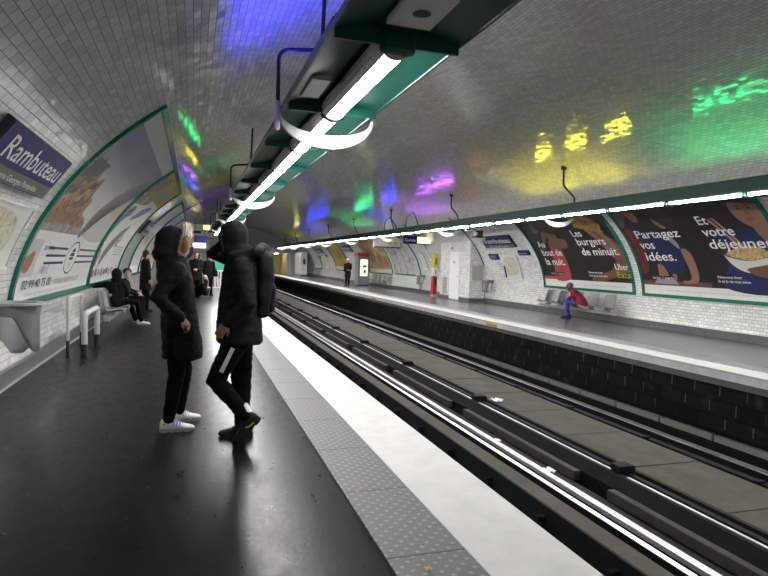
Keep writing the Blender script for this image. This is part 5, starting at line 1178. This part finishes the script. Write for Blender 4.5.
# people farther along the platform
simple_person('person in dark coat beyond the fur hood, facing the camera', (.12, 23.5, 0), radians(-80), stand(1.70, face=(1, .1, -.05), armL=((.05, .22, 1.14), (.2, .03, 1.1), (.4, -.8, .1))), CLOTH_G, coat_rings(1.70, .7))
simple_person('person in dark coat seen from behind between the two standing people', (.62, 25.2, 0), radians(75), stand(1.66, face=(1, -.6, 0)), CLOTH_K, coat_rings(1.66, .72, 1.05), tm=mat('reddish_hair', (.06, .025, .015), .5), eyes=False)
bag = thing('shoulder_bag', 'dark shoulder bag on the person seen from behind', 'bag', (.90, 25.1, .78)); bm = NB(); loft(bm, [(0, 0, 0, .07, .13), (0, 0, .02, .09, .16), (0, 0, .2, .08, .16), (0, 0, .27, .04, .14)], 20, 3); obj('bag_body', bm, CLOTH_G, bag, smooth=True)
bm = NB(); tube(bm, arcpts([(0, -.12, .25), (-.10, -.05, .62), (-.10, .05, .62), (0, .12, .25)], .08), .012, 8); obj('strap', bm, CLOTH_G, bag, smooth=True)
simple_person('person in grey coat farthest down the near platform', (.28, 29.5, 0), radians(60), stand(1.72), mat('grey_coat', (.05, .05, .055), .8), coat_rings(1.72, .8), eyes=False)
# the far platform
J = sit(.20, (.8, .1, -.65), ft=.40, head_fwd=.10, armL=((.22, .24, .72), (.40, .08, .60), (.7, -.6, -.1)), armR=((.22, -.24, .72), (.42, .0, .55), (.7, .5, -.2)), sp=.08)
J.update(neck=(.25, 0, .86), head=(.37, 0, .945), chest=(.12, 0, .72), shL=(.23, .18, .80), shR=(.23, -.18, .80))
simple_person('seated person in red jacket and blue trousers on the far platform', (11.36, 15.62, 0), radians(138), J, mat('crimson_jacket', (.20, .008, .035), .7, bump=.2), [(0, 0, .39, .18, .21), (.0, 0, .41, .20, .23), (.03, 0, .53, .20, .235), (.10, 0, .64, .19, .23), (.17, 0, .74, .175, .235), (.22, 0, .82, .14, .20), (.25, 0, .88, .09, .11), (.27, 0, .905, .07, .08)], skin=mat('skin_dark', (.07, .035, .025), .5), top='beanie', tm=mat('grey_cap', (.10, .085, .075), .8), legs=mat('bright_blue_trousers', (.035, .035, .34), .75))
simple_person('person in long black coat with pale hair walking on the far platform', (9.55, 37.6, 0), radians(-120), stand(1.74, step=.06, armL=((.05, .24, 1.15), (.22, .16, 1.05), (.8, -.3, 0))), CLOTH_K, coat_rings(1.74, .55), tm=mat('pale_hair', (.75, .75, .74), .6))

r = thing('added_corridor_lamp', 'added ceiling lamp brightening the cream corridor at the far platform end', 'light', (9.0, Y_END+2.5, 2.345))  # added light source, put here to brighten the corridor walls
obj('lamp_tray', box(NB(), -.1, .1, -1.2, 1.2, -.04, 0), WHITE_METAL, r); obj('diffuser', box(NB(), -.07, .07, -1.15, 1.15, -.08, -.04), mat('added_corridor_glow', (.9, .9, .9), .4, emit=(1, .93, .7), estr=24), r)

# things of one kind share a group
from collections import defaultdict
kinds = defaultdict(list)
for o in COL.objects:
    if o.parent is None and 'category' in o.keys(): kinds[o.name.split('.')[0]].append(o)
GROUPS = {'person': 'people on the platforms', 'shell_seat': 'shell seats along the platform walls', 'advertising_poster': 'framed advertising posters', 'rail': 'rails of the two tracks', 'wall_bin': 'steel wall bins', 'station_sign': 'station name signs', 'paper_scrap': 'litter on the track and platform'}
for k, L in kinds.items():
    if len(L) > 1:
        for o in L:
            if 'group' not in o.keys(): o['group'] = GROUPS.get(k, k.replace('_', ' ')+'s in the station')
